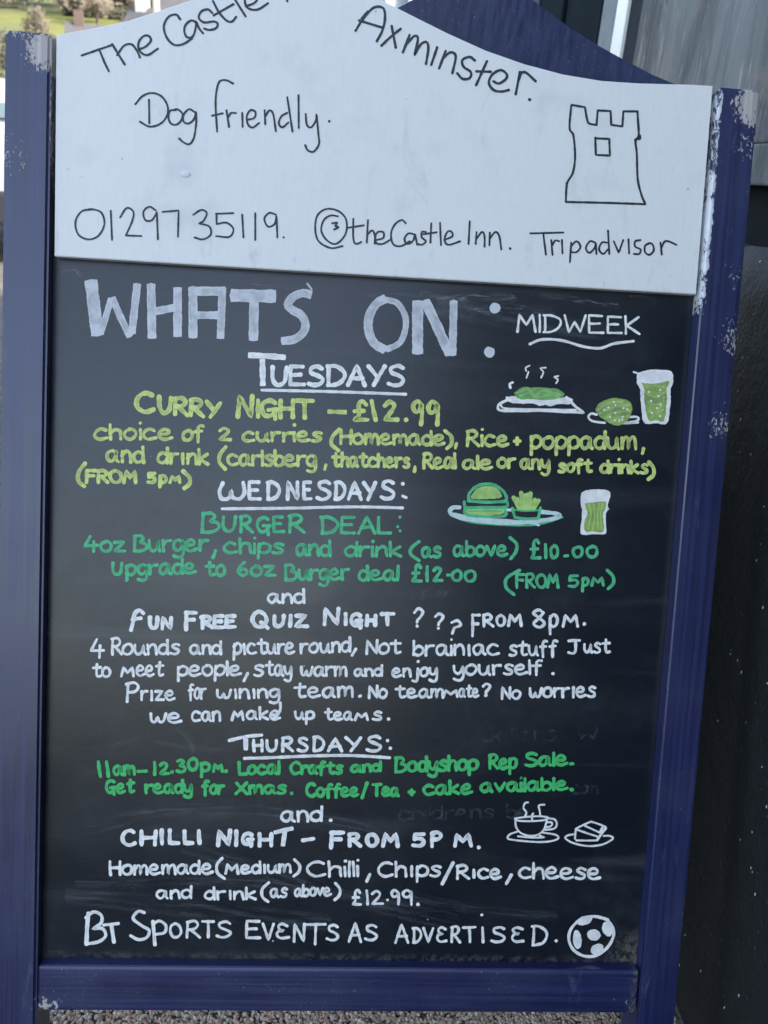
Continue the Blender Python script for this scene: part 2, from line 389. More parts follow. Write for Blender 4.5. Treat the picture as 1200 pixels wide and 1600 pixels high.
# ------------------------------------------------------------------ handwriting
GL = {
'A': "L0,0 28,100 56,0|L9,36 49,38", 'B': "L6,99 4,0|3,97 32,99 44,80 30,57! 52,50 58,24 38,3 2,0",
'C': "58,88 42,100 20,92 5,60 8,24 28,2 46,4 62,14", 'D': "L7,97 5,1|0,98 28,99 54,78 60,48 46,16 24,2 2,0",
'E': "L50,97 6,98 5,3 54,3|L6,52 42,54", 'F': "L6,98 4,-3|L4,97 52,98|L5,54 42,55",
'G': "56,86 36,100 12,84 4,46 18,10 38,10 50,26 53,46|L30,45 62,47|L54,46 54,-10",
'H': "L4,100 5,0|L52,100 51,0|L5,50 51,53", 'I': "L4,100 4,0", 'J': "L14,97 66,100|46,98 44,26 30,4 10,10",
'K': "L4,100 5,0|L48,97 7,46 52,0", 'L': "L5,100 5,3 48,3", 'M': "L0,0 11,97 33,38 56,98 64,0", 'N': "L4,0 7,97 50,3 53,99",
'O': "32,99 10,84 3,46 18,6 44,4 60,38 54,80 32,99 24,97", 'P': "L7,97 5,-4|2,93 32,101 50,80 38,54 7,46",
'Q': "32,99 10,84 3,46 18,6 44,4 60,38 54,80 32,99 24,97|L38,28 68,-8", 'R': "L7,97 5,0|2,94 32,101 48,80 36,56 8,48!|L18,49 56,0",
'S': "50,88 34,100 12,90 13,66 36,50 52,30 42,6 20,0 2,10", 'T': "L0,97 62,99|L31,98 31,0", 'U': "4,98 5,34 20,2 42,16 50,60 51,98",
'V': "L0,98 27,2 54,98", 'W': "L0,98 16,3 36,60 54,3 72,98", 'w2': "12,98 0,50 8,8 30,10 40,52! 44,16 66,4 82,40 78,98",
'X': "L2,98 52,0|L52,98 0,2", 'Y': "L0,98 28,48|L56,98 18,0", 'Z': "L4,96 52,97 4,3 60,3",
'&': "48,86 26,99 8,82 18,58 34,54! 12,50 3,24 20,2 52,8",
'a': "42,52 26,62 8,48 4,20 18,1 34,14 44,58! 44,14 54,1", 'b': "L5,100 5,4|5,34 24,56 44,42 44,14 24,0 5,8",
'c': "46,52 26,62 7,44 5,18 22,1 50,8", 'd': "44,50 24,60 6,42 6,14 22,1 40,12 45,34|L46,100 47,0",
'e': "6,30 36,34 42,50 26,62 8,46 6,16 24,0 54,10", 'f': "42,94 30,100 20,84 18,40 18,-10|L2,52 36,55",
'g': "42,54 24,62 6,44 8,14 26,4 42,28 45,58! 46,2 40,-32 22,-40 4,-30", 'h': "L5,100 5,0|5,34 22,58 40,50 43,24 44,0",
'i': "L4,58 5,0|L4,108 6,111", 'ı': "L4,60 5,0", 'j': "20,58 20,-10 10,-38 -8,-30|L20,106 22,109", 'k': "L5,100 5,0|L42,58 7,28 46,0", 'l': "L5,100 6,0",
'm': "L4,58 5,0|5,36 18,60 30,52 32,2! 34,38 48,60 60,50 64,0", 'n': "L4,58 5,0|5,34 22,60 38,52 42,26 44,0",
'o': "28,62 8,48 5,18 22,1 42,12 48,40 36,60 22,61", 'p': "L5,58 4,-38|3,42 22,62 44,48 42,16 22,2 4,12", 'q': "42,54 24,62 6,42 10,12 30,6 44,40 45,58! 46,-38",
'r': "L4,58 5,0|5,32 18,54 38,57", 's': "40,54 24,62 9,50 18,36 36,24 34,6 16,0 2,6", 't': "24,94 22,24 30,3 48,8|L2,60 46,63",
'u': "4,58 5,22 18,2 36,14 44,56! 44,16 52,0", 'v': "L0,58 20,2 42,60", 'w': "2,58 6,12 20,3 32,34! 38,6 54,8 64,58", 'x': "L2,58 42,0|L42,60 0,0",
'y': "4,58 6,26 20,10 36,22 44,58! 45,0 38,-32 22,-40 4,-28", 'z': "L2,58 40,59 4,2 46,3",
'0': "30,98 8,78 3,40 18,4 40,8 52,44 46,84 28,98", '1': "L5,100 6,0", '2': "4,78 22,100 42,84 36,54 4,4! 54,4",
'3': "4,88 26,100 40,82 20,56! 44,44 46,14 24,0 2,10", '4': "L22,100 2,30 50,34|L36,62 34,-12", '5': "L46,97 10,96 8,56|8,56 34,60 46,34 32,4 2,6",
'6': "34,100 12,70 4,30 20,2 42,14 40,42 20,50 6,30", '8': "44,84 26,100 8,82 26,54 46,24 28,0 8,18 24,50 44,84", '9': "44,86 24,100 6,80 14,54 34,58 46,90! 47,40 46,0", '7': "L2,96 50,98 30,0",
'£': "52,84 38,101 22,86 22,30 6,3! 58,4|L4,50 44,52", '(': "28,108 8,74 6,22 26,-14", ')': "4,108 24,74 24,22 4,-14",
',': "L14,10 2,-22", '.': "L4,3 6,5", ':': "L4,80 6,83|L6,16 8,19", '-': "L0,44 40,46", '+': "L24,70 23,18|L0,44 48,46", '/': "L40,110 2,-16",
'?': "4,80 22,102 42,84 34,56 20,40! 19,26|L18,4 19,6", '>': "8,74 30,84 44,62 20,48! 12,20",
'~f': "62,84 44,100 26,84 18,40 8,-10|L16,50 50,56",
}
def spline(pts, step):
    """Catmull-Rom through the points; '!' corners split it"""
    runs = [[pts[0][:2]]]
    for p in pts[1:]:
        runs[-1].append(p[:2])
        if p[2]: runs.append([p[:2]])
    out = []
    for r in runs:
        if len(r) < 2: continue
        P = [Vector(q) for q in r]
        P = [P[0] * 2 - P[1]] + P + [P[-1] * 2 - P[-2]]
        for i in range(1, len(P) - 2):
            a, b_, c, d = P[i - 1:i + 3]
            n = max(2, int((c - b_).length / step))
            for k in range(n):
                t = k / n
                out.append(0.5 * ((2 * b_) + (c - a) * t + (2 * a - 5 * b_ + 4 * c - d) * t * t + (3 * b_ - a - 3 * c + d) * t ** 3))
        out.append(P[-2])
    return out
def poly(pts, step):
    out = []
    for a, b_ in zip(pts[:-1], pts[1:]):
        a, b_ = Vector(a[:2]), Vector(b_[:2]); n = max(2, int((b_ - a).length / step))
        for k in range(n): out.append(a.lerp(b_, k / n))
    out.append(Vector(pts[-1][:2])); return out
def parse(s):
    res = []
    for st in s.split('|'):
        straight = st.startswith('L'); st = st.lstrip('L'); pts = []
        for q in st.split():
            c = q.endswith('!'); x, y = q.rstrip('!').split(','); pts.append((float(x), float(y), c))
        res.append((straight, pts))
    return res
PG = {k: parse(v) for k, v in GL.items()}

class Pen:
    """collects strokes given in picture pixels and lays them on the panel as thin layers of ink"""
    count = 0
    def __init__(s, y, seed=1): s.V = []; s.F = []; s.UV = []; s.FM = []; s.y = y; s.rnd = random.Random(seed); s.k = 0; s.PO = []; s.po = 0.0; s.mats = []; s.cur = 0
    def mat(s, m):
        if m not in s.mats: s.mats.append(m)
        s.cur = s.mats.index(m)
    def lift(s):
        s.k += 1; return s.y - 0.00025 - 0.0000045 * s.k
    def v(s, u, v, y, uv): s.V.append(on_board(u, v, y)[:]); s.UV.append(uv); s.PO.append(s.po); return len(s.V) - 1
    def f(s, *a): s.F.append(a); s.FM.append(s.cur)
    def ribbon(s, P, w, square=False, vary=0.11):
        Q = [P[0]]
        for p in P[1:]:
            if (p - Q[-1]).length > 0.35: Q.append(p)
        if len(Q) < 2: Q.append(Q[0] + Vector((0.5, 0.2)))
        P = Q; y = s.lift(); ph = s.rnd.uniform(0, 50); L = s.rnd.uniform(0, 900); prev = None; n = len(P); L0 = L; TL = sum((P[i + 1] - P[i]).length for i in range(n - 1))
        for i, p in enumerate(P):
            a = P[max(0, i - 1)]; c = P[min(n - 1, i + 1)]; t = (c - a)
            t = t.normalized() if t.length > 1e-6 else Vector((1, 0)); nn = Vector((-t.y, t.x))
            if i: L += (p - P[i - 1]).length
            ww = w * 0.5 * (1 + s.rnd.uniform(-.045, .045) + vary * math.sin(L * 0.21 + ph) + vary * 0.6 * math.sin(L * 0.53 + ph * 2))
            yy = y - i * 2.0e-9
            s.po = 1.0 if (TL - (L - L0) < w * 0.8) else (0.6 if L - L0 < w * 0.5 else 0.0)
            l, r = p + nn * ww, p - nn * ww
            cur = (s.v(l.x, l.y, yy, (L, 1)), s.v(r.x, r.y, yy, (L, -1)))
            if prev: s.f(prev[0], prev[1], cur[1], cur[0])
            if i in (0, n - 1):
                sg = -1 if i == 0 else 1; m = 2 if square else 5; ring = []
                for j in range(1, m):
                    th = math.pi * j / m
                    if square: q = p + t * sg * ww * 0.18 * s.rnd.uniform(0.2, 1.8) + nn * ww * math.cos(th)
                    else: q = p + t * sg * ww * math.sin(th) * 0.95 + nn * ww * math.cos(th)
                    ring.append(s.v(q.x, q.y, yy, (L, math.cos(th))))
                s.f(cur[0], *ring, cur[1])
            prev = cur
    def line(s, txt, w, smooth=True, square=False, vary=0.07):
        for part in txt.split('|'):
            pts = parse(part)[0]
            P = poly(pts[1], 3) if (pts[0] or not smooth) else spline(pts[1], 1.6)
            s.ribbon(P, w, square, vary)
    def dot(s, x, y, r):
        s.po = 1.0
        yy = s.lift(); n = 10; c = s.v(x, y, yy, (x, 0))
        ring = [s.v(x + r * math.cos(6.283 * j / n) * s.rnd.uniform(.88, 1.1), y + r * math.sin(6.283 * j / n) * s.rnd.uniform(.88, 1.1), yy, (x, 1)) for j in range(n)]
        for j in range(n): s.f(c, ring[j], ring[(j + 1) % n])
    def blob(s, pts, scrib=None, jit=1.0):
        """filled patch: outline in pixels"""
        P = spline([(a, b_, False) for a, b_ in pts] + [(pts[0][0], pts[0][1], False)], 3)
        s.po = 0.0; y = s.lift(); cx = sum(p.x for p in P) / len(P); cy = sum(p.y for p in P) / len(P)
        c = s.v(cx, cy, y, (cx, 0)); ring = [s.v(p.x + s.rnd.uniform(-jit, jit) * .5, p.y + s.rnd.uniform(-jit, jit) * .5, y, (p.x * 3, (p.y - cy) / 12)) for p in P]
        for j in range(len(ring)): s.f(c, ring[j], ring[(j + 1) % len(ring)])
    def text(s, t, x0, x1, y0, y1, H, w, slant=0.0, glyphs=None, jit=1.6, wj=0.05):
        """t written between pixel columns x0..x1 on a base line running y0..y1, capital height H"""
        keys = glyphs or list(t); gap = 13; w = w * 0.92
        xh = 71.0 if any(c in 'bdfhklt' or c.isupper() for c in t) else 62.0
        def low(k, y):
            if not (k.islower() and len(k) == 1) or y <= 0: return y
            return y * xh / 62 if y <= 62 else xh + (y - 62) * (100 - xh) / 38
        x = 0; place = []
        for k in keys:
            if k == ' ': x += 26; continue
            g = PG[k]; xs = [p[0] for st in g for p in st[1]]; lo, hi = min(xs), max(xs)
            x += 9 if k == 'ı' else 0; place.append((g, x - lo, k)); x += hi - lo + gap + (7 if k == 'ı' else 0)
        W = max(1, x - gap); sx = (x1 - x0 - w) / W; w = w * (0.88 if sx < 0.20 and len(keys) > 1 else 1.0); sy = (H - w) / 100.0
        for g, ox, k in place:
            ky = s.rnd.uniform(-1, 1) * jit * 0.5; ks = 1 + s.rnd.uniform(-1, 1) * 0.035; rot = s.rnd.uniform(-1, 1) * 0.03
            for straight, pts in g:
                Q = []
                for a, b_, c in pts:
                    a += s.rnd.uniform(-jit, jit); b_ = low(k, b_) * ks + ky + s.rnd.uniform(-jit, jit)
                    px = x0 + w / 2 + (ox + a) * sx + (slant + rot) * b_ * sy
                    base = y0 + (y1 - y0) * (px - x0) / max(1, x1 - x0)
                    Q.append((px, base - w / 2 - b_ * sy, c))
                ww = w * (1 + s.rnd.uniform(-wj, wj))
                if straight and len(Q) > 1:
                    if len(Q) == 2:      # a hand-drawn stroke is never quite straight
                        mx, my = (Q[0][0] + Q[1][0]) / 2 + s.rnd.uniform(-.5, .5), (Q[0][1] + Q[1][1]) / 2 + s.rnd.uniform(-.4, .4)
                        P = spline([Q[0][:2] + (False,), (mx, my, False), Q[1][:2] + (False,)], 1.8)
                    else: P = poly(Q, 2.5)
                else: P = spline(Q, 1.5)
                s.ribbon(P, ww)
    def words(s, H, w, *items, **k):
        for it in items:
            t, x0, x1, y0 = it[:4]; y1 = it[4] if len(it) > 4 and it[4] else y0; h = it[5] if len(it) > 5 else H
            s.text(t, x0, x1, y0, y1, h, w, **k)
    def done(s, name, mat, parent, label=None):
        me = bpy.data.meshes.new(name); me.from_pydata(s.V, [], s.F)
        uvl = me.uv_layers.new(name='UVMap')
        for lp in me.loops: uvl.data[lp.index].uv = s.UV[lp.vertex_index]
        pa = me.attributes.new('pool', 'FLOAT', 'POINT'); pa.data.foreach_set('value', s.PO)
        if s.mats:
            for m in s.mats: me.materials.append(m)
            for p, i in zip(me.polygons, s.FM): p.material_index = i
        for p in me.polygons:
            if p.normal.y > 0: p.flip()
        o = link(name, me, mat, parent)
        if label: o['label'] = label
        return o

# ---- header: black marker on the white panel
p = Pen(HY, 11)
for st in ["L127.7,86.6 151,78.5 175.8,70", "L155.4,78.2 163,97 170,111.4", "L175.2,68.8 185,85 194.8,100.6", "183,86 193.3,71.8 205,69.1 213.7,78.8 218.7,89.8",
           "217,77 227,73 235.5,64 233,56.5 225,56 217.5,64 216.3,75 222,83.5 232,85.5 246.7,75.8",
           "281.4,30 275,22.7 263.3,26.3 256,40.8 260.4,58.3 272,70 286.7,68.5 300,60", "306.5,34.4 298.3,32 289.6,39.4 288,49.6 292.5,58.3 301,57 305.6,43.8 306.5,33.5! 311,44 317.3,52",
           "331.9,20.4 324.6,14.6 314.4,18 310.6,27.7 318.8,35 333.3,33.5 339.8,36.5 337.7,43.8 327.5,46.7 318.8,44.6",
           "332.7,1.5 342,19 353.8,32 362.5,33.5 368.9,26.3", "L333.9,23.9 364.8,6.4", "L365,-4 383.8,25.7",
           "384,10 398,4 403,-6 394,-13 384,-6 383,5 389,13.5 403,14.6 418.8,5", "L438,-36 449,2", "L456,-34 462,-6", "460,-24 468,-33 475,-28 480,-10"]:
    p.line(st, 3.6)
p.done('lettering', M['ink'], header)
p = Pen(HY, 12)
for st in ["555.6,48 566.9,30 583.8,12 598.8,13 601.4,30 596.9,48.8 588.6,64.5", "565,29 571,22 575,18", "L561,31.9 596.9,43", "L611.9,40.5 618.3,74.3", "626,45 610,58 596,71.3",
           "L640,54.4 629.5,81.8", "634.4,69.4 647.5,56.3 653,61 647.5,86.3! 656.9,70 666,65.6 669.3,75 665.5,100", "L683,73.9 673.8,101.3", "L696.3,79.5 686,106.9",
           "691.8,91 703.8,81.8 712,88 706.8,114.4", "742,94.5 733.8,88.9 722.5,93.8 724.4,104.3 735.6,112.5 733.8,121.9 722.5,123 714.3,114.4", "L760.8,95.6 743.9,133", "L744.3,111.4 766.8,112",
           "771,127 779,130.5 790,123.8 791.9,116.3 782.5,109.5 769.4,116.3 763.8,129.4 771.3,140.6 783,143 794.9,140.6", "L812.5,112.5 805.8,147", "811,124 814.4,114.4 821.9,113.6 836.9,126.8"]:
    p.line(st, 4.1)
p.dot(827.5, 155.6, 2.6); p.done('lettering', M['ink'], header)
p = Pen(HY, 13)
for st in ["211.4,162.7 222.5,150.2 237,145.2 251.7,150.2 261,163.3 261.9,178 251.7,192.5 234.2,197.8 218.7,190.2", "L232.7,156 233.3,192.5",
           "275,172 266,173 263,183 267,193 276,194.5 283,188 285,178 278,171 273,171", "304,175 295.4,170.6 286.7,179.4 286.7,189.6 294,193 302.7,186.7 306.5,174.5! 306.5,192 302.7,215.8 295.4,225.2 286.7,222.3 280,216.4",
           "364,130.4 353.8,125.4 343.5,126.9 338.6,140 336.8,163.3 339.2,205.6", "L331.3,180.8 347.9,177", "L353.8,172 357.8,198.3", "356.7,183 361,176.5 368.3,176.5", "L378.5,176.5 379,198.3",
           "387.3,187 397.5,183.8 399,175 391.7,172 385.8,180.8 387.3,194 394.6,199.2 404.8,192", "L413.5,172 414.4,194", "415,181 420.8,172.7 426.7,178 431,205",
           "448.8,176.3 439.4,181.9 435.6,193 441.3,198.8 450.6,191.3", "L448.8,151.9 457,205.5", "L466.4,148.9 466.8,199.9", "477.6,178 479.5,195 486.3,198.8 493.8,187.5 494.5,178! 497.5,210 498.3,225 490,237 480.6,234.4 476.9,226.9"]:
    p.line(st, 3.3)
p.dot(514.4, 189.4, 2.2); p.done('lettering', M['ink'], header)
p = Pen(HY, 14)
for st in ["146,327 128,330 118,346 122,366 138,374 154,368 163,350 158,332 142,326.5 138,328", "L173,329 175,375", "187.5,339.6 198,325 208.3,331 206.3,345.8 196.5,368! 221,368.7",
           "243.8,329 233.3,323 224,331 227,343.8 237.5,343.8 245,331.5! 246.7,374", "L254,331 279,329 278,370", "302,335.4 314.6,328 323,333 318,345 311,349! 327,354 329,366.7 316.7,374 304,371",
           "L364.6,333 337.5,334", "338.3,334 338.3,350! 354,348 364.6,358 358.3,370 337.5,368.8", "L378.3,335.4 380.4,370.8", "L398.8,333 398.8,375", "431,335.4 421,332.5 413,341.7 418.8,354 429,350 432,336.7! 433.3,371"]:
    p.line(st, 3.1)
p.dot(443.3, 371, 1.8); p.done("lettering", M["ink"], header); p = Pen(HY, 16)
for st in ["535,384.6 516.7,387.5 498,377 492.5,358 495.8,337 510,326.5 529,330 541,344 539.6,366 525,381 510.4,375 502,360 506,343.8 516.7,336.7 528,338", "518.8,349 527,348 523,353! 529,355 522,358.5",
           "552,341.7 552,372 556,381 564.6,378", "L542.5,356 568.8,352", "L575,343.8 573,379", "573.8,367 581,360 585.4,366.7 585.4,381",
           "588.3,375 598.8,371.7 599,363 590.4,362.5 586.3,370.8 588.3,380 598,381 609,375", "634,349 628,343.8 617.5,350 611,364.6 614,381 625.8,384.6 640.4,377",
           "648.8,366.7 638.3,364.6 632,373 636,381 644.6,377 648.8,366.7! 651.7,382.5", "665.4,362.5 659,362.5 659,370.8 665.4,377 659,382.5 653,381", "L673.8,349 672.5,379", "L661,366 682,363", "L687.5,348 689,383",
           "696.7,374 707,368.8 705,361.7 698.8,362.5 694.6,375 700.8,382.5 718.8,377", "L734,345.8 732,381", "L744.6,362.5 743.3,381", "744.6,373 753,362.5 757,368.8 757,385.4", "L765.4,363.3 764.6,383.3", "765,373 773.8,362.5 780,368.8 783.3,389.6"]:
    p.line(st, 3.1)
p.dot(797, 388.3, 2.2); p.done("lettering", M["ink"], header); p = Pen(HY, 17)
for st in ["L828.8,364.6 880,363.3", "L848.8,364.6 853,398", "L861.3,375 863.3,398", "862.5,384 867.5,375.8 873.8,377", "L878,375 878.8,395.8", "L892.5,379 890.4,409.6", "891.7,385.4 900.8,377 907,385.4 900.8,393.8 891.7,393.8",
           "930,379 921.7,377 915.4,387.5 920.8,395 929,387.5 930.8,379! 932,396.7", "948.8,379 940.4,379 936,389.6 942.5,396.7 950,389.6", "L950,360.4 952,396.7", "L959,377 966.7,395 973.8,375", "L982,374 983,395.8",
           "1000.8,375 992.5,377 992.5,385.4 1000.8,389.6 998.8,396.7 990.4,396.7", "1015,380 1008,384 1008,394 1015,398 1021.5,391 1019,381 1013,380", "L1032,379 1034,398", "1033,388 1038,378 1044.6,377 1057,382.5"]:
    p.line(st, 3.1)
p.done('lettering', M['ink'], header)
p = Pen(HY, 15)
for st in ["893.5,164 914,167.5! 917,185 920,192.5 930,195", "932,195 934,172.5! 954,173.5! 955,195! 972.5,197.5! 974,174! 996,174! 997.5,200 998.5,213", "996,174 998,210 993,220 995,240 996.5,280 1002.5,305 1008.5,319! 950,317 884,315.5! 886,287 895,270 898.5,245 896,212 890,200 892.5,165",
           "L930,216 952,217 953,243 931,242 930,215", "998,214 1000,211 1000,217 995,217 992,219"]:
    p.line(st, 3.5)
p.dot(885.5, 286.5, 2.2); p.dot(993, 219, 2.6)
p.done('castle_drawing', M['ink'], header, 'castle tower outline drawn in black marker')

nb = bmesh.new(); q_ = on_board(290, 272, HY)
bmesh.ops.create_uvsphere(nb, u_segments=14, v_segments=8, radius=0.0032, matrix=Matrix.Translation(q_) @ Matrix.Diagonal((1.5, 0.28, 1, 1)))
link('filled_nail_head', bm_mesh(nb, 'nail', True), M['white'], header)
# ---- chalk panel
C = []
def chalkline(seed): return Pen(CY, seed)
# WHATS ON :
p = chalkline(21)
for q_ in [("L142,438 147,480 152.5,524", 20), ("L158,519 174,466", 10), ("L175,465 189,497 203,526", 11), ("L214.5,443.5 206,521", 12),
               ("L236,444 237.5,529", 13.5), ("L277.5,449 277.5,526", 13.5), ("L243,486.5 273,480.5", 12),
               ("L301.5,448.5 301.5,528", 14), ("L308,455 352,455", 14), ("L347.5,450 344.5,529", 12), ("L308,492.5 341,492.5", 12),
               ("L361,461.5 431,463", 20), ("L397,472 396,532", 15), ("487,461 473,458 458,464 450,476 458,485 470,492 477,505 474,519 460,530 440,533", 13),
               ("L480,443 487,452", 3), None, ("603,466 588,475 577,494 576,516 584.5,536 602,547", 14), ("603,468 621,474 633,494 633,516 624,536 603,546.5", 9.5),
               ("L652.5,470 652.5,553", 17), ("L664,470 684,512 703,554", 16), ("L709,470 707,555", 12)]:
    if q_ is None:
        p.done('lettering', M['wbig'], chalk, 'broad streaky white lettering reading WHATS'); p = chalkline(19); continue
    p.line(q_[0], q_[1], square=q_[1] > 5, vary=0.03)
p.done('lettering', M['wbig'], chalk, 'broad streaky white lettering reading ON'); p = chalkline(20)
p.dot(773, 481, 8.6); p.done('colon_dot', M['wbig'], chalk); p = chalkline(18); p.dot(765, 550.5, 8.8)
p.done('colon_dot', M['wbig'], chalk)
p = chalkline(22)
p.text('MIDWEEK', 806, 1001, 520, 523.5, 31, 4.0)
p.done('lettering', M['wpen'], chalk); p = chalkline(72)
p.line("828,537.5 846.7,530.5 877,531.8 911.7,541.5 937.7,544 959.3,537 989.7,533", 4.2)
p.done('underline', M['wpen'], chalk)
p = chalkline(23)
p.line("L387.7,555 415,556 446,558.5", 9, square=True); p.line("L410,561 410.7,603", 9, square=True)
p.text('UESDAYS', 423, 633, 605, 605.5, 36, 7); p.line("409,609.5 520,612 634,616", 4.6)
p.done('lettering', M['wpen'], chalk)
# curry night
p = chalkline(24)
p.text('C', 210, 243, 648, 648, 37, 8); p.text('URRY', 246, 347, 648, 657, 32, 7.5); p.text('N', 368, 397, 655, 655, 39, 8); p.text('IGHT', 400, 493, 655, 656, 33, 7.5)
p.line("L512,643 541.7,644", 6.5, square=True); p.words(36, 7.5, ('£', 550, 578, 660), ('1', 581, 590, 660), ('2', 598, 624, 660), ('.', 631, 639, 661), ('9', 642, 662, 666, 0, 42), ('9', 665, 687, 667, 0, 42))
p.done('lettering', M['lime'], chalk)
p = chalkline(25)
p.words(28, 5.6, ('choice', 145.7, 272, 689), ('of', 284, 320, 691), ('2', 340, 363, 690, 0, 24), ('curries', 378, 505, 692), ('Homemade', 530, 697, 696, 698, 27), (',', 709, 716, 698), ('Rice', 727, 797, 699), ('+', 801, 815, 700, 0, 24), ('poppadum', 827, 996, 703, 704, 31), (',', 1001, 1008, 706))
p.line("530,671 520,682 518,694 529,704", 6); p.line("695,673 705,682 705,694 698,701", 6)
p.done('lettering', M['lime'], chalk)
p = chalkline(26)
p.words(28, 5.6, ('and', 165, 227, 724, 725, 30), ('drınk', 245, 328, 726, 728), ('carlsberg', 354, 496, 729, 731, 28), (',', 505, 512, 731), ('thatchers', 517, 642, 731, 733, 26), (',', 645, 651, 734), ('Real', 659, 714, 734), ('ale', 722, 771, 735, 0, 25), ('or', 776, 807, 733), ('any', 812, 860, 735, 0, 29), ('soft', 871, 927, 740, 0, 24), ('drinks', 937, 1014, 741, 742, 24))
p.line("353,698 344,710 343,722 352,733", 6); p.line("1014,722 1021,731 1021,742 1013,749", 6)
p.done('lettering', M['lime'], chalk)
p = chalkline(27)
p.words(24, 6.2, ('FROM', 132, 215, 756, 757), ('5', 228, 245, 757, 0, 20), ('p', 247, 262, 757, 0, 24), ('M', 263, 284, 757, 0, 16))
p.line("133,724 123,738 123,752 132,760", 6.5); p.line("286,736 296,746 296,756 288,763", 6.5)
p.done('lettering', M['lime'], chalk)
# wednesdays
p = chalkline(28)
p.text('W', 340, 384, 784, 783, 34, 6.5, glyphs=['w2']); p.words(33, 6.2, ('E', 387, 409, 783), ('D', 415, 440, 783), ('N', 447, 468, 783), ('E', 472, 489, 783), ('S', 493, 518, 783), ('D', 520, 541, 783), ('A', 542, 567, 783), ('Y', 566, 590, 783), ('S', 593, 618, 782))
p.dot(629.5, 755.8, 3); p.line("L629,775 635,777.5", 4.5); p.line("346.7,795 450,794 550,792 629,793.5", 4.6)
p.done('lettering', M['wpen'], chalk)
p = chalkline(29)
p.words(33, 5.6, ('B', 313, 344, 834, 0, 35), ('U', 346, 370, 833, 0, 29), ('R', 373, 397, 834, 0, 30), ('G', 400, 424, 835, 0, 29), ('E', 425, 446, 834, 0, 30), ('R', 449, 478, 834, 0, 32), ('DEAL', 499, 612, 836, 836, 31))
p.dot(625, 808, 2.6); p.dot(621.5, 823, 2.4); p.dot(625, 829.5, 2.4); p.done('lettering', M['green'], chalk)
p = chalkline(30)
p.words(27, 5.4, ('4', 131, 155, 862), ('oz', 155, 198, 864, 0, 30), ('Burger', 206.7, 327, 864, 863, 30), ('chips', 348, 445, 866, 867, 27), ('and', 460.7, 518, 870, 871, 29), ('drink', 538, 629, 871, 872, 27), ('as', 657, 691, 873, 0, 29), ('above', 707, 795, 871, 0, 27), ('£', 827, 846, 875, 0, 33), ('1', 849, 855, 874, 0, 26), ('0', 858, 874, 874, 0, 24), ('.', 880, 888, 872), ('0', 893, 912, 873, 0, 22), ('0', 915, 935, 873, 0, 22))
p.line("L337,860 333,871", 5.4); p.line("655,846 643,856 642,866 655,876", 5.2); p.line("797,840 807,850 806,862 798,873", 5.2)
p.done('lettering', M['green'], chalk)
p = chalkline(31)
p.words(27, 5.4, ('U', 174, 193, 900, 0, 24), ('pgrade', 195, 308, 901, 898, 27), ('to', 319, 354, 902, 0, 27), ('6', 370, 388, 902, 0, 26), ('oz', 390, 433, 902, 0, 30), ('Burger', 444, 547, 909, 908, 29), ('deal', 559, 624, 909), ('£', 642, 661, 911, 0, 30), ('1', 665, 670, 910), ('2', 675, 693, 910, 0, 25), ('.', 696, 703, 902), ('0', 704, 723, 910, 0, 22), ('0', 724, 745, 911, 0, 22))
p.done('lettering', M['green'], chalk); p = chalkline(71)
p.words(25, 5.0, ('FROM', 805, 874, 920), ('5', 886, 905, 919, 0, 22), ('p', 908, 921, 918, 0, 25), ('M', 922, 945, 917, 0, 17))
p.line("812,891 792,903 791,918 803,929", 5.2); p.line("949,891 958,901 958,912 950,920", 5.2)
p.done('lettering', M['green'], chalk)
p = chalkline(32); p.text('and', 417, 477, 944, 944, 25, 4.8); p.done('lettering', M['wpen'], chalk)
p = chalkline(33)
p.text('f', 201, 227, 985, 985, 34, 7, glyphs=['~f']); p.words(24, 7, ('U', 231, 249, 985), ('N', 250, 270, 986), ('F', 287, 310, 986, 0, 33), ('REE', 312, 371, 985, 983, 25), ('Q', 391, 422, 983, 0, 31), ('U', 425, 446, 982, 0, 24), ('I', 450, 457, 982, 0, 24), ('Z', 459, 483, 982, 0, 24), ('N', 504, 532, 979, 0, 31), ('I', 536, 543, 979, 0, 23), ('G', 546, 568, 982, 0, 26), ('H', 570, 590, 980, 0, 22), ('T', 593, 618, 979, 0, 23))
p.words(32, 5, ('?', 644.6, 662, 982), ('?', 678, 695, 985, 0, 28), ('>', 703, 723, 998, 0, 36), ('F', 736, 752, 995, 0, 37), ('R', 753, 773, 981, 0, 23), ('O', 774, 791, 980, 0, 21), ('M', 792, 817, 980, 0, 22), ('8', 832, 853, 982, 0, 31), ('p', 857, 873, 982, 0, 34), ('M', 877, 905, 981, 0, 23))
p.dot(913, 975, 3); p.done('lettering', M['wpen'], chalk)
p = chalkline(34)
p.words(28, 4.7, ('4', 140, 164, 1027, 0, 30), ('R', 173, 192, 1025, 0, 29), ('ounds', 190, 282, 1025, 1024, 27), ('and', 295.7, 347, 1024, 0, 24), ('pıcture', 363, 462, 1024, 1023, 27), ('round', 468, 549, 1023, 1020, 26), ('Not', 571, 628, 1024, 1023, 26), ('brainıac', 644.6, 781, 1026, 1025, 27), ('stuff', 794, 872, 1027, 1026, 27), ('J', 886, 909, 1024, 0, 25), ('ust', 911, 955, 1022, 0, 25))
p.line("L556,1014 550,1024", 4.7); p.done('lettering', M['wpen'], chalk)
p = chalkline(35)
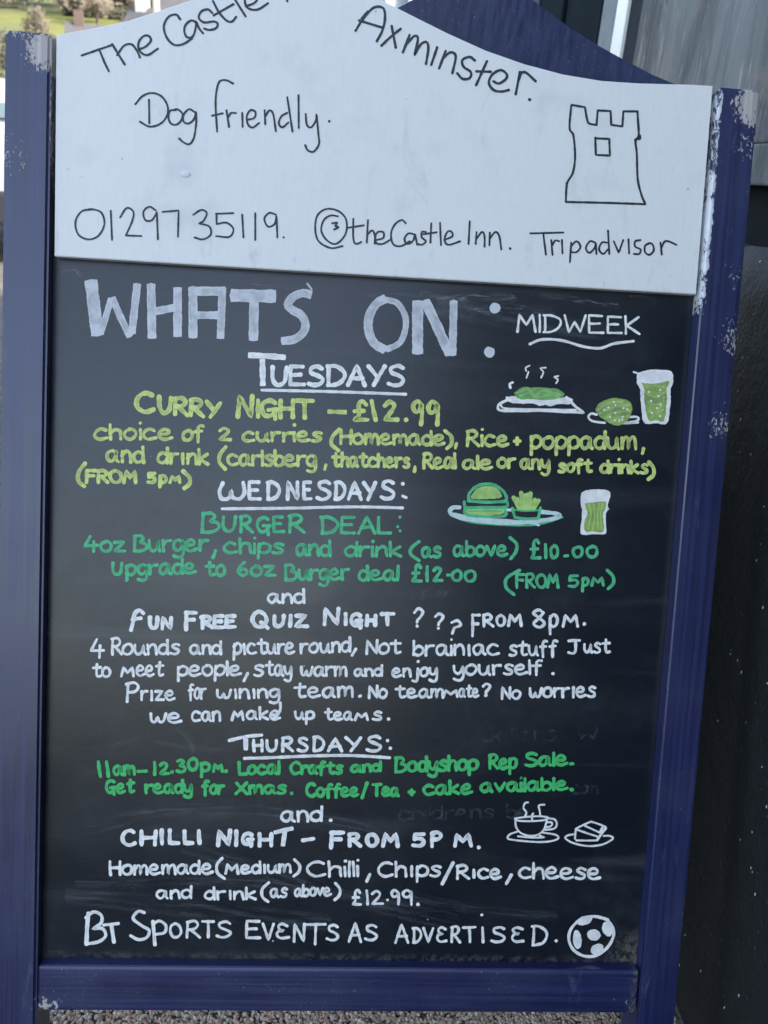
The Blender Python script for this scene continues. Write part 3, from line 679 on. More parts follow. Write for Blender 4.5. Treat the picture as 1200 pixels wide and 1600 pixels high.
p.words(25, 4.7, ('to', 143, 174, 1060), ('M', 187, 211, 1059, 0, 19), ('eet', 212, 257, 1058, 0, 27), ('people', 276, 378, 1058, 1057, 26), ('S', 395, 413, 1058, 0, 21), ('tay', 414, 457, 1058, 0, 27), ('warm', 468, 543, 1058, 0, 28), ('and', 552, 599, 1058, 0, 20), ('enjoy', 612, 685, 1060, 1058, 26), ('yourself', 707, 849, 1057, 1055, 26))
p.line("L387,1052 381,1064", 4.7); p.dot(864, 1052.5, 2.8); p.done('lettering', M['wpen'], chalk)
p = chalkline(36)
p.words(28, 4.7, ('P', 195, 218, 1097, 0, 31), ('rıze', 219, 275, 1096, 0, 28), ('for', 293, 323, 1094, 0, 27), ('wınıng', 337, 438, 1093, 1092, 26), ('team', 458, 553, 1092, 1091, 26), ('.', 558, 566, 1091), ('No', 575, 606, 1093, 0, 24), ('team', 617, 694, 1092, 0, 23), ('M', 690, 717, 1091, 0, 15), ('ate', 716, 750, 1091, 0, 22), ('?', 753, 768, 1090, 0, 23), ('No', 782, 815, 1094, 0, 23), ('worrıes', 826, 932, 1092, 1091, 29))
p.line("438,1098 438,1108 433,1118 427,1123", 4.4); p.done('lettering', M['wpen'], chalk)
p = chalkline(37)
p.words(24, 4.7, ('we', 233, 285, 1131, 0, 28), ('can', 298, 346, 1129, 0, 28), ('M', 360, 382, 1127, 0, 18), ('ake', 384, 440, 1126, 0, 23), ('up', 459, 492, 1126, 0, 24), ('tea', 506, 552, 1127, 0, 22), ('M', 553, 577, 1127, 0, 15), ('s', 580, 598, 1127, 0, 24))
p.dot(607, 1123.5, 2.8); p.done('lettering', M['wpen'], chalk)
p = chalkline(38)
p.line("358,1157 384,1151 409,1148.5", 5.2); p.line("L384,1154 384,1172", 7.5, square=True)
p.words(23, 5.4, ('H', 394, 412, 1176, 0, 22), ('U', 415, 435, 1176, 0, 22), ('R', 438, 460, 1176, 0, 26), ('S', 463, 483, 1176, 0, 26), ('D', 487, 508, 1176, 0, 27), ('A', 510, 536, 1176, 0, 25), ('Y', 538, 566, 1176, 0, 26), ('S', 571, 597, 1176, 0, 28))
p.dot(605.5, 1157, 2.8); p.dot(610, 1169, 2.8); p.line("382,1185 430,1183.5 490,1181 550,1180.5 609,1184", 4.8)
p.done('lettering', M['wpen'], chalk)
p = chalkline(39)
p.words(25, 5.8, ('1', 152, 159, 1216, 0, 29), ('1', 163, 171, 1216, 0, 29), ('am', 175, 213, 1213, 0, 28), ('-', 213, 231, 1214, 0, 20), ('1', 238, 245, 1213), ('2', 248, 266, 1212, 0, 23), ('.', 266, 272, 1209), ('3', 274, 291, 1209, 0, 25), ('0', 292, 311, 1206, 0, 24), ('p', 312, 329, 1208, 0, 26), ('M', 331, 350, 1208, 0, 16), ('.', 350, 357, 1208), ('Local', 371, 438, 1213, 1211, 24), ('Crafts', 452, 537, 1212, 1211, 23), ('and', 547, 597, 1209, 1207, 20), ('Bodyshop', 615, 748, 1209, 1205, 27), ('Rep', 762, 809, 1204, 1203, 27), ('Sale', 819, 889, 1200, 1197, 25), ('.', 890, 897, 1197))
p.done('lettering', M['bright'], chalk)
p = chalkline(40)
p.words(25, 5.6, ('Get', 164, 212, 1243, 1240, 25), ('ready', 226, 302, 1242, 1241, 24), ('for', 314, 352, 1243, 0, 25), ('Xmas', 366, 449, 1243, 1242, 23), ('.', 452, 459, 1243), ('Coffee', 477, 562, 1247, 1246, 24), ('/', 563, 577, 1246, 0, 24), ('Tea', 579, 625, 1246, 0, 23), ('+', 637, 650, 1247, 0, 20), ('cake', 660, 740, 1244, 1242, 25), ('available', 749, 889, 1240, 1236, 24), ('.', 890, 896, 1237))
p.done('lettering', M['bright'], chalk)
p = chalkline(41); p.text('and', 438, 505, 1286, 1285, 27, 5); p.dot(516.7, 1281.7, 3); p.done('lettering', M['wpen'], chalk)
p = chalkline(42)
p.words(28, 7, ('C', 189, 214, 1324, 0, 30), ('H', 218, 246, 1323, 0, 27), ('I', 250, 257, 1322), ('L', 262, 282, 1321, 0, 27), ('L', 285, 304, 1321, 0, 26), ('I', 309, 317, 1321, 0, 26), ('N', 337, 362, 1324, 0, 30), ('I', 366, 373, 1324), ('G', 376, 398, 1323, 0, 24), ('H', 402, 427, 1325, 0, 26), ('F', 514, 540, 1327, 0, 30), ('R', 542, 566, 1325, 0, 25), ('O', 570, 592, 1325, 0, 25), ('M', 595, 625, 1325, 0, 26), ('5', 642, 665, 1325, 0, 26), ('P', 671, 692, 1325, 0, 28), ('M', 707, 739, 1325, 0, 24))
p.line("L428,1301 458,1294", 6.5, square=True); p.line("L445,1300 442,1322", 7, square=True); p.line("L473,1313 490,1310.5", 6); p.dot(748, 1324, 3.2)
p.done('lettering', M['wpen'], chalk)
p = chalkline(43)
p.words(25, 4.9, ('Homemade', 170, 334, 1369, 1367, 25), ('M', 350, 374, 1367, 0, 19), ('edıum', 375, 456, 1367, 1365, 22), ('Chilli', 479, 562, 1372, 1371, 27), ('Chıps', 589, 690, 1372, 1371, 27), ('R', 711, 735, 1375, 0, 25), ('ı', 738, 743, 1373, 0, 24), ('ce', 746, 785, 1375, 0, 29), ('cheese', 810, 940, 1374, 1376, 28))
p.line("347,1341 339,1351 340,1364 351,1373", 4.8); p.line("460,1343 468,1352 467,1362 459,1369", 4.8); p.line("L578,1366 573,1377", 5); p.line("L708,1348 691,1381", 5.5); p.line("L799,1367 791,1381", 5)
p.done('lettering', M['wpen'], chalk)
p = chalkline(44)
p.words(21, 4.6, ('and', 243, 301, 1406, 1405, 22), ('drınk', 319, 401, 1407, 0, 22), ('as', 421, 450, 1404, 0, 26), ('above', 459, 519, 1403, 1401, 21), ('£', 549, 566, 1416, 0, 27), ('1', 571, 576, 1415, 0, 25), ('2', 580, 600, 1415, 0, 25), ('.', 602, 608, 1409), ('9', 610, 625, 1415, 0, 26), ('9', 628, 645, 1416, 0, 28))
p.line("420,1379 410,1389 410,1401 419,1409", 4.6); p.line("524,1380 531,1389 530,1399 523,1406", 4.6); p.dot(653, 1413, 3)
p.done('lettering', M['wpen'], chalk)
p = chalkline(45)
p.line("L138,1427 136,1450 135,1475", 6.5); p.line("134,1434 146,1425 158,1430 158,1442 145,1451! 160,1451 165,1462 155,1471 136,1475", 5)
p.line("L162,1445.5 185,1443", 4.6); p.line("L174,1445 178,1472", 6); p.line("225.5,1426 216,1424 208,1435 221,1446 233,1454 229,1465 216,1468 204,1462", 4.8)
p.line("L239,1440 242,1476", 5.5); p.line("239,1444 249,1439 259,1446 257,1457 243,1460", 4.6)
p.words(31, 4.6, ('O', 264, 285, 1467, 0, 27), ('R', 289, 314, 1467, 0, 29), ('T', 314, 336, 1467, 0, 30), ('S', 337, 362, 1467, 0, 29), ('E', 383, 408, 1468), ('V', 409, 430, 1471, 0, 29), ('&', 431, 453, 1468, 0, 26), ('N', 457, 477, 1473, 0, 31), ('T', 475, 510, 1477, 0, 36), ('S', 509, 530, 1471, 0, 27), ('A', 543, 566, 1474, 0, 33), ('S', 568, 591, 1471, 0, 28), ('A', 616, 640, 1475, 0, 32), ('D', 643, 660, 1475, 0, 27), ('V', 660, 679, 1474, 0, 26), ('&', 681, 699, 1474, 0, 28), ('R', 703, 721, 1474, 0, 28), ('T', 722, 746, 1474, 0, 28), ('i', 751, 757, 1474, 0, 42), ('S', 766, 790, 1474, 0, 27), ('&', 798, 820, 1474, 0, 27), ('D', 829, 856, 1479, 0, 33))
p.dot(869, 1470, 2.6); p.done('lettering', M['wpen'], chalk)

# ---- drawings on the chalk panel
def Z4(x0, y0, k, s):                      # helper: enlarge-view coordinates to pixels
    out = []
    for q in s.split():
        c = '!' if q.endswith('!') else ''; a, b_ = q.rstrip('!').split(','); out.append((x0 + float(a) / k, y0 + float(b_) / k, c))
    return out
def zl(x0, y0, k, s): return '|'.join(' '.join('%f,%f%s' % t for t in Z4(x0, y0, k, part)) for part in s.split('|'))
def zb(x0, y0, k, s): return [(a, b_) for a, b_, _ in Z4(x0, y0, k, s)]
a4 = (760, 560, 4)
p = chalkline(50); p.mat(M['wpen'])
p.line(zl(*a4, "140,255 85,283 72,305 90,325 200,328 350,326 470,333 608,338! 560,303 520,262"), 4.2); p.line(zl(*a4, "90,292 120,312 300,318 560,322"), 3)
p.blob(zb(*a4, "125,245 180,235 300,245 480,250 500,240 540,258 520,285 450,285 400,300 370,290 330,298 300,284 200,282 150,276 130,262"))
p.line(zl(*a4, "128,246 150,262|500,243 530,262"), 4)
p.mat(M['mid']); p.blob(zb(*a4, "170,215 200,195 240,177 275,183 310,179 400,185 440,190 490,222 470,240 430,255 340,260 260,254 230,258 200,250 180,235"))
p.mat(M['moss'])
for st in ["190,215 260,195 300,230 350,200 420,215 460,225", "210,235 270,215 320,245 400,225 450,240"]: p.line(zl(*a4, st), 3.5)
p.mat(M['wpen'])
p.line(zl(*a4, "270,45 247,58 248,78|263,84 250,122|370,58 338,62 356,86 342,120|450,110 424,116 447,132 436,155"), 2.6)
p.line(zl(*a4, "165,150 146,160 150,184"), 4)
p.done('curry_drawing', None, chalk, 'steaming plate of rice and green curry drawn in chalk pen')
p = chalkline(51); p.mat(M['wpen'])
p.line(zl(*a4, "690,352 655,345 638,368 665,392 740,403|895,366 940,366 952,380 925,395 850,405 948,400"), 3.6)
p.mat(M['olive']); p.blob(zb(*a4, "682,325 700,285 750,258 800,248 860,255 900,275 912,305 905,345 880,390 830,420 790,412 740,385 700,355"))
p.mat(M['sage'])
for st in ["700,320 760,280 850,270", "710,345 780,310 890,290", "740,375 800,340 895,325", "770,400 830,375 885,360"]: p.line(zl(*a4, st), 3.2)
p.mat(M['wpen'])
for d in ((797,272),(807,292),(762,306),(737,321),(857,311),(880,318),(807,341),(772,366),(852,364),(803,386),(831,390),(849,383)): p.dot(760 + d[0] / 4, 560 + d[1] / 4, 1.5)
p.done('side_dish_drawing', None, chalk, 'round green side dish on a small plate drawn in chalk pen')
p = chalkline(52); p.mat(M['wpen'])
p.blob(zb(*a4, "940,92 1000,76 1070,70 1140,75 1166,100 1165,165 1152,190 1150,280 1130,404 1060,404 985,400 966,290 960,190 942,160"))
p.line(zl(*a4, "920,85 962,98"), 3)
p.mat(M['olive']); p.blob(zb(*a4, "968,152 1030,158 1100,150 1138,140 1138,166 1124,192 1128,240 1112,384 1060,386 1012,384 988,270 986,190"))
p.mat(M['sage'])
for st in ["1000,180 1060,170 1110,180", "1000,220 1060,240 1110,215", "1010,270 1060,290 1110,265", "1020,330 1060,345 1105,320", "1030,370 1090,300 1110,240"]: p.line(zl(*a4, st), 3)
p.mat(M['wpen'])
for d in ((1015,210),(1086,197),(1075,235),(1030,265),(1088,287),(1067,311),(1034,341),(1085,361)): p.dot(760 + d[0] / 4, 560 + d[1] / 4, 1.6)
p.done('beer_glass_drawing', None, chalk, 'tall pint glass with bubbles drawn in white and green')
a5 = (690, 740, 4.2857)
p = chalkline(53); p.mat(M['green'])
p.line(zl(*a5, "60,280 200,325 450,345 650,340 810,292"), 3)
p.mat(M['mint']); p.line(zl(*a5, "120,226 75,228 55,255 95,285 200,308 400,328 600,322 740,303 790,283 765,268 672,256"), 6.5); p.line(zl(*a5, "90,270 230,300 420,312 600,330 650,345"), 4); p.line(zl(*a5, "432,243 462,243"), 4.5)
p.mat(M['chip']); p.blob(zb(*a5, "195,152 240,98 310,82 370,98 405,150 380,165 300,172 250,172 198,168")); p.blob(zb(*a5, "160,238 300,236 420,234 412,268 330,278 250,278 165,264"))
p.mat(M['green']); p.line(zl(*a5, "182,178 185,135 230,88 290,70 350,76 410,115 435,160 428,186! 300,192 180,182"), 4.8); p.line(zl(*a5, "152,188 155,215 175,228 300,226 430,224 440,190! 425,180"), 4.5); p.line(zl(*a5, "155,235 162,272 260,287 420,283 422,228"), 4.5); p.line(zl(*a5, "180,252 400,250"), 2)
p.done('burger_drawing', None, chalk, 'green burger on an oval plate drawn in chalk pen')
p = chalkline(54); p.mat(M['chip'])
for st in ["482,160 520,235", "532,128 550,240", "560,145 566,240", "595,132 590,240", "580,140 578,238", "650,180 612,242", "625,175 600,240", "505,170 535,240"]: p.line(zl(*a5, st), 6.5)
p.mat(M['green']); p.line(zl(*a5, "474,232 490,293! 560,304 648,300! 662,228"), 4.5); p.line(zl(*a5, "474,232 500,245 560,250 640,245 662,228"), 2.5)
p.done('chips_drawing', None, chalk, 'small pot of green chips drawn in chalk pen')
p = chalkline(55); p.mat(M['wpen'])
p.blob(zb(*a5, "935,130 970,111 1060,105 1120,115 1130,145 1113,215 1124,240 1102,258 1100,330 1098,402 1020,406 940,410 930,380 938,300 940,240 930,190"))
p.mat(M['olive']); p.blob(zb(*a5, "957,200 1030,192 1103,188 1090,245 1080,275 1085,384 1020,386 960,384 957,320 974,268 966,230"))
p.mat(M['chip'])
for st in ["985,210 1000,270 980,370", "1020,205 1025,280 1010,375", "1055,200 1045,280 1050,375", "1080,205 1065,270 1072,370"]: p.line(zl(*a5, st), 2)
p.done('short_glass_drawing', None, chalk, 'short glass of green drink drawn with a thick white outline')
a6 = (780, 1245, 6.3158)
p = chalkline(56)
p.line(zl(*a6, "285,55 255,62 240,110 268,155 255,192|445,78 392,86 398,130 404,175|335,165 322,185 325,225|155,215 250,200 400,192 485,208 430,232 300,240 190,236 155,215|160,225 168,300 215,358 300,385 380,375 440,325 470,235|485,212 545,222 568,265 545,312 455,326|478,252 515,252 522,275 500,294 460,300|175,345 110,368 82,405 130,424 350,445 500,440 583,410 555,375 430,352|185,390 320,402 445,402! 400,385"), 3.0)
p.done('coffee_cup_drawing', M['wpen'], chalk, 'steaming cup on a saucer outlined in white')
p = chalkline(57)
p.line(zl(*a6, "748,415 755,315! 830,278 905,245! 980,268 1052,298! 1010,365 968,430! 860,432 762,430|768,325 870,360 968,392|850,288 920,320 990,352|730,370 675,382 653,410 735,458 880,486 1020,470 1122,413 1092,386 1030,386"), 3.0); p.line(zl(*a6, "1050,312 1005,370 972,420|1020,300 1000,345"), 4)
p.done('cake_drawing', M['wpen'], chalk, 'slice of layer cake on a plate outlined in white')
p = chalkline(58)
p.line("950,1437 929,1432 908,1436 892,1452 889,1469 897,1485 914,1494 934,1492 951,1478 959,1460 955,1445 945,1435", 4.6)
for cx, cy, rx, ry, an in ((914, 1438, 13, 7, -.35), (949, 1452, 8, 12, -.35), (902, 1468, 7, 15, -.1), (928, 1461, 11, 9, .2), (933, 1483, 11, 8, -.5)):
    pts = []
    for j in range(7):
        th = 6.283 * j / 7; x, y = rx * math.cos(th), ry * math.sin(th); pts.append((cx + x * math.cos(an) - y * math.sin(an), cy + x * math.sin(an) + y * math.cos(an)))
    p.blob(pts)
p.done('football_drawing', M['wpen'], chalk, 'football with filled patches drawn in white')
# ghosts of rubbed-out writing, smears and scuffs
p = chalkline(60)
for it in (('Sellers,', 750, 880, 1160, 1158), ('W', 900, 936, 1157, 0, 22), ('can', 893, 936, 1242), ('childrens', 622, 772, 1283, 1280, 24), ('be', 790, 830, 1280), ('aster', 640, 705, 938, 0, 22)):
    p = chalkline(60); p.words(24, 4.5, it); p.k += 40; p.done('wiped_lettering', M['ghost'], chalk, 'faint rubbed out old writing')
SMK = 0
for st, w_ in [("150,1290 260,1268 400,1268 520,1282 600,1300", 34), ("130,1380 260,1378 400,1380 560,1400", 26), ("180,1165 260,1138 290,1150 300,1170", 14), ("640,1402 740,1420 860,1432", 22), ("300,1330 500,1390 700,1440", 40), ("120,1400 300,1420 500,1440", 40), ("700,480 800,500 960,520", 40), ("650,500 720,480 790,470", 30), ("250,1160 330,1172 390,1168", 16)]:
    SMK += 1; p = chalkline(61 + SMK); p.y += 0.0002 - 0.00001 * SMK; p.line(st, w_, vary=0.02); p.done('chalk_smear', M['smear'], chalk)
for st, w_ in [("690,470 740,462 800,466", 16), ("850,462 890,466 960,478", 14), ("740,485 800,482 860,488", 18), ("560,462 620,460 700,466", 8), ("100,425 115,420 124,428", 12), ("168,425 178,428 185,432", 5), ("985,462 1010,465 1022,470", 5), ("395,445 420,447 450,450", 6), ("660,458 700,466 730,470", 10)]:
    SMK += 1; p = chalkline(61 + SMK); p.y += 0.0002 - 0.00001 * SMK; p.line(st, w_, vary=0.02); p.done('paint_scuff', M['scuff'], chalk)

# ------------------------------------------------------------------ the pub wall on the right
WX = 0.408
pub = empty('pub_building', 'dark pub wall with rough black plinth and weathered grey board above', 'building', (WX, 0, 0))
def plinth_mat():
    t = NT('black_masonry_paint', 0.62, 0.4); o = t.obj(); X, Y, Z = t.xyz(o)
    n1 = t.noise(o, 26, 6, 0.65); n2 = t.noise(o, 190, 4, 0.7)
    c = t.mix(n1, (0.006, 0.007, 0.008), (0.014, 0.016, 0.017))
    c = t.mix(t.math('MULTIPLY', t.rng(Z, 0.55, 0.86), t.rng(n1, 0.3, 0.7, 0.2, 0.6)), c, (0.055, 0.062, 0.062))
    sp = t.math('MULTIPLY', t.rng(t.vor(t.map(o, (1, 1, 0.6), rot=(0.3, 0, 0)), 80), 0.07, 0.11, 1, 0), t.rng(t.noise(o, 33, 2), 0.50, 0.54))
    c = t.mix(sp, c, (0.5, 0.52, 0.52))
    fl = t.rng(t.noise(t.map(o, (420, 420, 260)), 1, 3, 0.6), 0.67, 0.71)
    scx = t.rng(t.noise(t.map(o, (30, 160, 9), rot=(0.12, 0, 0)), 1, 4, 0.7), 0.70, 0.78)
    c = t.mix(t.math('MULTIPLY', scx, 0.22), c, (0.25, 0.26, 0.26))
    c = t.mix(t.math('MULTIPLY', fl, 0.5), c, (0.25, 0.26, 0.26))
    t.color(c); t.bump(t.math('ADD', n1, t.math('MULTIPLY', n2, 0.35)), 0.8, 0.006)
    return t.m
def weathered():
    t = NT('weathered_grey_paint', 0.6, 0.22); o = t.obj(); X, Y, Z = t.xyz(o)
    st = t.noise(t.map(o, (10, 9, 1.3), rot=(0.25, 0, 0)), 1.0, 7, 0.62, 0.7)
    st2 = t.noise(t.map(o, (40, 46, 7), rot=(-0.3, 0, 0)), 1.0, 7, 0.72, 1.3)
    bl = t.noise(o, 7, 6, 0.65, 0.8)
    c = t.mix(t.rng(st, 0.34, 0.66), (0.034, 0.040, 0.044), (0.150, 0.160, 0.162))
    c = t.mix(t.math('MULTIPLY', t.math('MULTIPLY', t.rng(st2, 0.50, 0.70), t.rng(bl, 0.40, 0.62)), 0.7), c, (0.42, 0.40, 0.36))
    c = t.mix(t.math('MULTIPLY', t.rng(bl, 0.52, 0.66), 0.5), c, (0.20, 0.155, 0.13))
    t.color(c); t.bump(t.math('ADD', st2, bl), 0.5, 0.003); return t.m
def dark_wall():
    return plain('dark_render', (0.014, 0.016, 0.018), 0.9, 0.35, 30, spec=0.06)
M['plinth'] = plinth_mat(); M['weath'] = weathered(); M['dwall'] = dark_wall()
# plinth with a hand-rendered, slightly rolled top edge
b = bmesh.new(); nS, prof = 200, [(0.0, -0.02), (0.002, 0.25), (0.0, 0.55), (0.004, 0.80), (0.009, 0.838), (0.022, 0.853), (0.06, 0.857)]
rows = []
for i in range(nS + 1):
    y = -6.2 + 7.35 * i / nS; rn = random.Random(i)
    rows.append([b.verts.new((px_ + rn.uniform(-.0012, .0012), y, z_ + (rn.uniform(-.004, .004) if z_ > 0.8 else 0))) for px_, z_ in prof])
for i in range(nS):
    for j in range(len(prof) - 1): b.faces.new((rows[i][j], rows[i][j + 1], rows[i + 1][j + 1], rows[i + 1][j]))
b.faces.new(rows[-1][:] + [b.verts.new((0.06, 1.15, -0.02))]); b.faces.new(rows[0][::-1] + [b.verts.new((0.06, -6.2, -0.02))])
link('plinth', bm_mesh(b, 'plinth', True), M['plinth'], pub)
box('wall', M['dwall'], pub, 0.05, 3.30, -6.2, 1.204, -0.02, 2.7)  # unseen stretch behind the camera lengthened to darken the board's reflection
box('ledge', M['weath'], pub, 0.026, 0.050, -6.2, 0.966, 0.920, 0.965, bev=0.003)
box('weathered_board', M['weath'], pub, 0.030, 0.0495, -6.2, 0.965, 0.9655, 2.5, bev=0.003)
wg = plain('greyed_white_paint', (0.20, 0.215, 0.225), 0.8, 0.25, 40, spec=0.15); ww_ = plain('bright_white_gloss', (0.80, 0.79, 0.72), 0.3, 0.06, 50); dk = plain('dark_blue_green_gloss', (0.009, 0.016, 0.021), 0.9, 0.3, 8, spec=0.04)
box('corner_strip', plain('slate_paint', (0.03, 0.034, 0.042), 0.9, 0.2, 30, spec=0.06), pub, 0.036, 0.0495, 0.967, 1.048, 0.862, 2.5, bev=0.002)
box('white_trim', ww_, pub, 0.030, 0.0495, 1.0485, 1.112, 0.862, 2.5, bev=0.002)
box('door_frame', wg, pub, 0.029, 0.0495, 1.1125, 1.204, 0.0, 2.5, bev=0.004)
dr = box('door', dk, pub, 0.060, 0.10, 1.21, 1.98, 0.02, 2.15, bev=0.003)
for z0, z1 in ((0.2, 0.95), (1.08, 2.0)):
    for y0, y1 in ((1.29, 1.55), (1.64, 1.90)): box('door_panel', dk, dr, 0.050, 0.0605, y0, y1, z0, z1, bev=0.008)
box('door_frame', wg, pub, 0.022, 0.12, 1.99, 2.06, 0.0, 2.5, bev=0.004)
box('wall', M['dwall'], pub, 0.101, 3.30, 1.206, 1.985, -0.02, 2.7)
box('wall', M['dwall'], pub, 0.045, 3.30, 2.063, 3.2, -0.02, 2.7)

# white glazed porch further along
porch = empty('glazed_porch', 'white glazed porch beyond the dark pub door', 'porch', (0.15, 6.0, 0))
glass = NT('porch_glass', 0.05, 0.8); glass.color((0.25, 0.28, 0.30)); glass = glass.m
wpv = plain('white_plastic_frame', (0.78, 0.80, 0.80), 0.35, 0.05, 10)
box('base_wall', plain('pale_render', (0.5, 0.5, 0.47), 0.8, 0.1, 12), porch, -0.12, 0.9, 0, 0.2, 0, 0.9)
box('frame', wpv, porch, -0.14, 0.92, 0.0, 0.12, 0.902, 0.98, bev=0.006); box('frame', wpv, porch, -0.14, 0.92, 0.0, 0.12, 2.35, 2.45, bev=0.006)
for i in range(7):
    x = -0.13 + i * 0.165
    box('mullion', wpv, porch, x, x + 0.05, 0.01, 0.11, 0.982, 2.348, bev=0.006)
    if i < 6: box('pane', glass, porch, x + 0.051, x + 0.163, 0.05, 0.06, 0.983, 2.347)
box('roof', plain('porch_roof', (0.2, 0.2, 0.2), 0.6), porch, -0.2, 1.0, -0.1, 1.5, 2.452, 2.52, bev=0.01)

# ------------------------------------------------------------------ distance: hillside, hedges, trees, cottages
def hz(y): return max(0.0, 0.2 * (y - 30)) - 0.02
def fields():
    t = NT('winter_fields', 0.95, 0.1); o = t.obj(); X, Y, Z = t.xyz(o)
    n = t.noise(o, 0.05, 4); n2 = t.noise(o, 0.6, 4)
    c = t.mix(t.rng(n2, 0.3, 0.7), (0.115, 0.120, 0.032), (0.145, 0.145, 0.045))
    c = t.mix(t.rng(n, 0.45, 0.6), c, (0.11, 0.115, 0.05))
    t.color(c); return t.m
b = bmesh.new(); ys = [30, 45, 60, 80, 100, 130, 170, 230, 320]; xs = list(range(-220, 221, 20)); rr = random.Random(5); grid = []
for y in ys: grid.append([b.verts.new((x, y, hz(y) + (rr.uniform(-.5, .5) if y > 40 else 0))) for x in xs])
for i in range(len(ys) - 1):
    for j in range(len(xs) - 1): b.faces.new((grid[i][j], grid[i][j + 1], grid[i + 1][j + 1], grid[i + 1][j]))
hl = link('hillside', bm_mesh(b, 'hillside', True), fields()); hl['kind'] = 'structure'

def leaf_mat(name, c0, c1):
    t = NT(name, 0.9, 0.1); r = t.n('ShaderNodeNewGeometry').outputs['Random Per Island']; t.color(t.mix(r, c0, c1)); return t.m
autumn = leaf_mat('autumn_foliage', (0.10, 0.085, 0.065), (0.16, 0.135, 0.10)); hedge = leaf_mat('hedge_foliage', (0.06, 0.062, 0.045), (0.10, 0.09, 0.065))
bark = plain('bark', (0.09, 0.07, 0.055), 0.9, 0.3, 6)
def crown(V, F, c, r, n, rnd, size):
    cl = [(Vector((rnd.uniform(-.6, .6) * r[0], rnd.uniform(-.6, .6) * r[1], rnd.uniform(-.5, .7) * r[2])), rnd.uniform(.35, .6)) for _ in range(9)]
    for i in range(n):
        o, s = rnd.choice(cl); d = Vector((rnd.gauss(0, 1), rnd.gauss(0, 1), rnd.gauss(0, 1))).normalized() * rnd.uniform(.4, 1) * s
        p = Vector(c) + o + Vector((d.x * r[0], d.y * r[1], d.z * r[2]))
        a = Vector((rnd.gauss(0, 1), rnd.gauss(0, 1), rnd.gauss(0, 1))).normalized(); bb = a.orthogonal().normalized(); q = size * rnd.uniform(.6, 1.3)
        k = len(V); V += [(p + a * q)[:], (p + bb * q)[:], (p - a * q)[:], (p - bb * q)[:]]; F.append((k, k + 1, k + 2, k + 3))
rnd = random.Random(9)
V, F = [], []
for i in range(70):
    y = rnd.uniform(86, 118); x = rnd.uniform(-55, -8) * y / 100; h = rnd.uniform(3, 5)
    crown(V, F, (x, y, hz(y) + h * .55), (h * .55, h * .55, h * .6), 420, rnd, 0.20)
me = bpy.data.meshes.new('woodland'); me.from_pydata(V, [], F); wd = link('woodland', me, autumn)
wd['kind'] = 'stuff'; wd['label'] = 'bare brown autumn woodland on the far hillside'; wd['category'] = 'woodland'
V, F = [], []
for (u0, u1, y, h) in ((-60, 110, 66, 0.9), (110, 190, 93, 1.2), (120, 330, 72, 1.1), (190, 320, 120, 1.5)):
    for k in range(60):
        u = u0 + (u1 - u0) * k / 59; a = azel(u, 40)[0]; x = math.tan(a) * y + CAM_W.x
        crown(V, F, (x, y, hz(y) + h * .4), (1.0, .6, h * .55), 60, rnd, 0.15)
me = bpy.data.meshes.new('hedgerow'); me.from_pydata(V, [], F); hd = link('hedgerow', me, hedge)
hd['kind'] = 'stuff'; hd['label'] = 'dark hedgerows dividing the green fields'; hd['category'] = 'hedge'
def tree(u, y, h, lab, mat):
    x = math.tan(azel(u, 40)[0]) * y + CAM_W.x; g = hz(y)
    t = empty('autumn_tree', lab, 'tree', (x, y, g), 'trees below the far field')
    b = bmesh.new(); bmesh.ops.create_cone(b, segments=8, radius1=h * .05, radius2=h * .02, depth=h * .6, cap_ends=True, matrix=Matrix.Translation((0, 0, h * .3)))
    for s in range(4):
        a = s * 1.6; d = Vector((math.cos(a) * .5, math.sin(a) * .5, .8)).normalized()
        bmesh.ops.create_cone(b, segments=6, radius1=h * .02, radius2=h * .006, depth=h * .45, cap_ends=True, matrix=Matrix.Translation(Vector((0, 0, h * .4)) + d * h * .2) @ d.to_track_quat('Z', 'Y').to_matrix().to_4x4())
    link('trunk', bm_mesh(b, 'trunk'), bark, t)
    V, F = [], []; crown(V, F, (0, 0, h * .62), (h * .44, h * .44, h * .34), 900, rnd, h * .028)
    me = bpy.data.meshes.new('crown'); me.from_pydata(V, [], F); link('crown', me, mat, t)
tree(52, 66, 2.6, 'rounded brown tree in front of the green field', autumn)
tree(150, 84, 3.4, 'brown bushy tree beside the bright field', autumn)
tree(4, 42, 3.2, 'dark brown tree behind the white van', hedge)
tree(-30, 44, 3.6, 'tall brown tree further along behind the white van', autumn)
# cottages
def cottage(u, v, y, wdt, dep, h, wall, roof, lab, chim=True, rot=0.2, name='cottage'):
    P = at_y(u, v, y)
    t = empty(name, lab, 'house', (P.x, y, hz(y))); t.rotation_euler.z = rot
    hh = P.z - hz(y); h = min(h, hh * .75)
    box('wall', wall, t, -wdt / 2, wdt / 2, 0, dep, -0.5, h)
    b = bmesh.new(); e = 0.15
    q = [(-wdt / 2 - e, -e, h), (wdt / 2 + e, -e, h), (wdt / 2 + e, dep + e, h), (-wdt / 2 - e, dep + e, h), (-wdt / 2 - e, dep / 2, hh), (wdt / 2 + e, dep / 2, hh)]
    vv = [b.verts.new(c) for c in q]
    for f in ((0, 1, 5, 4), (2, 3, 4, 5), (0, 4, 3), (1, 2, 5), (3, 2, 1, 0)): b.faces.new([vv[i] for i in f])
    rf = link('roof', bm_mesh(b, 'roof'), roof, t)
    if chim: box('chimney', wall, rf, -wdt * .35, -wdt * .35 + .5, dep / 2 - .25, dep / 2 + .25, hh - .3, hh + .6)
    dg = plain('window_glass', (0.03, 0.035, 0.04), 0.1)
    for s in (-.25, .25):
        box('window', dg, t, wdt * s - .35, wdt * s + .35, -0.03, 0.02, h * .45, h * .8)
    return t
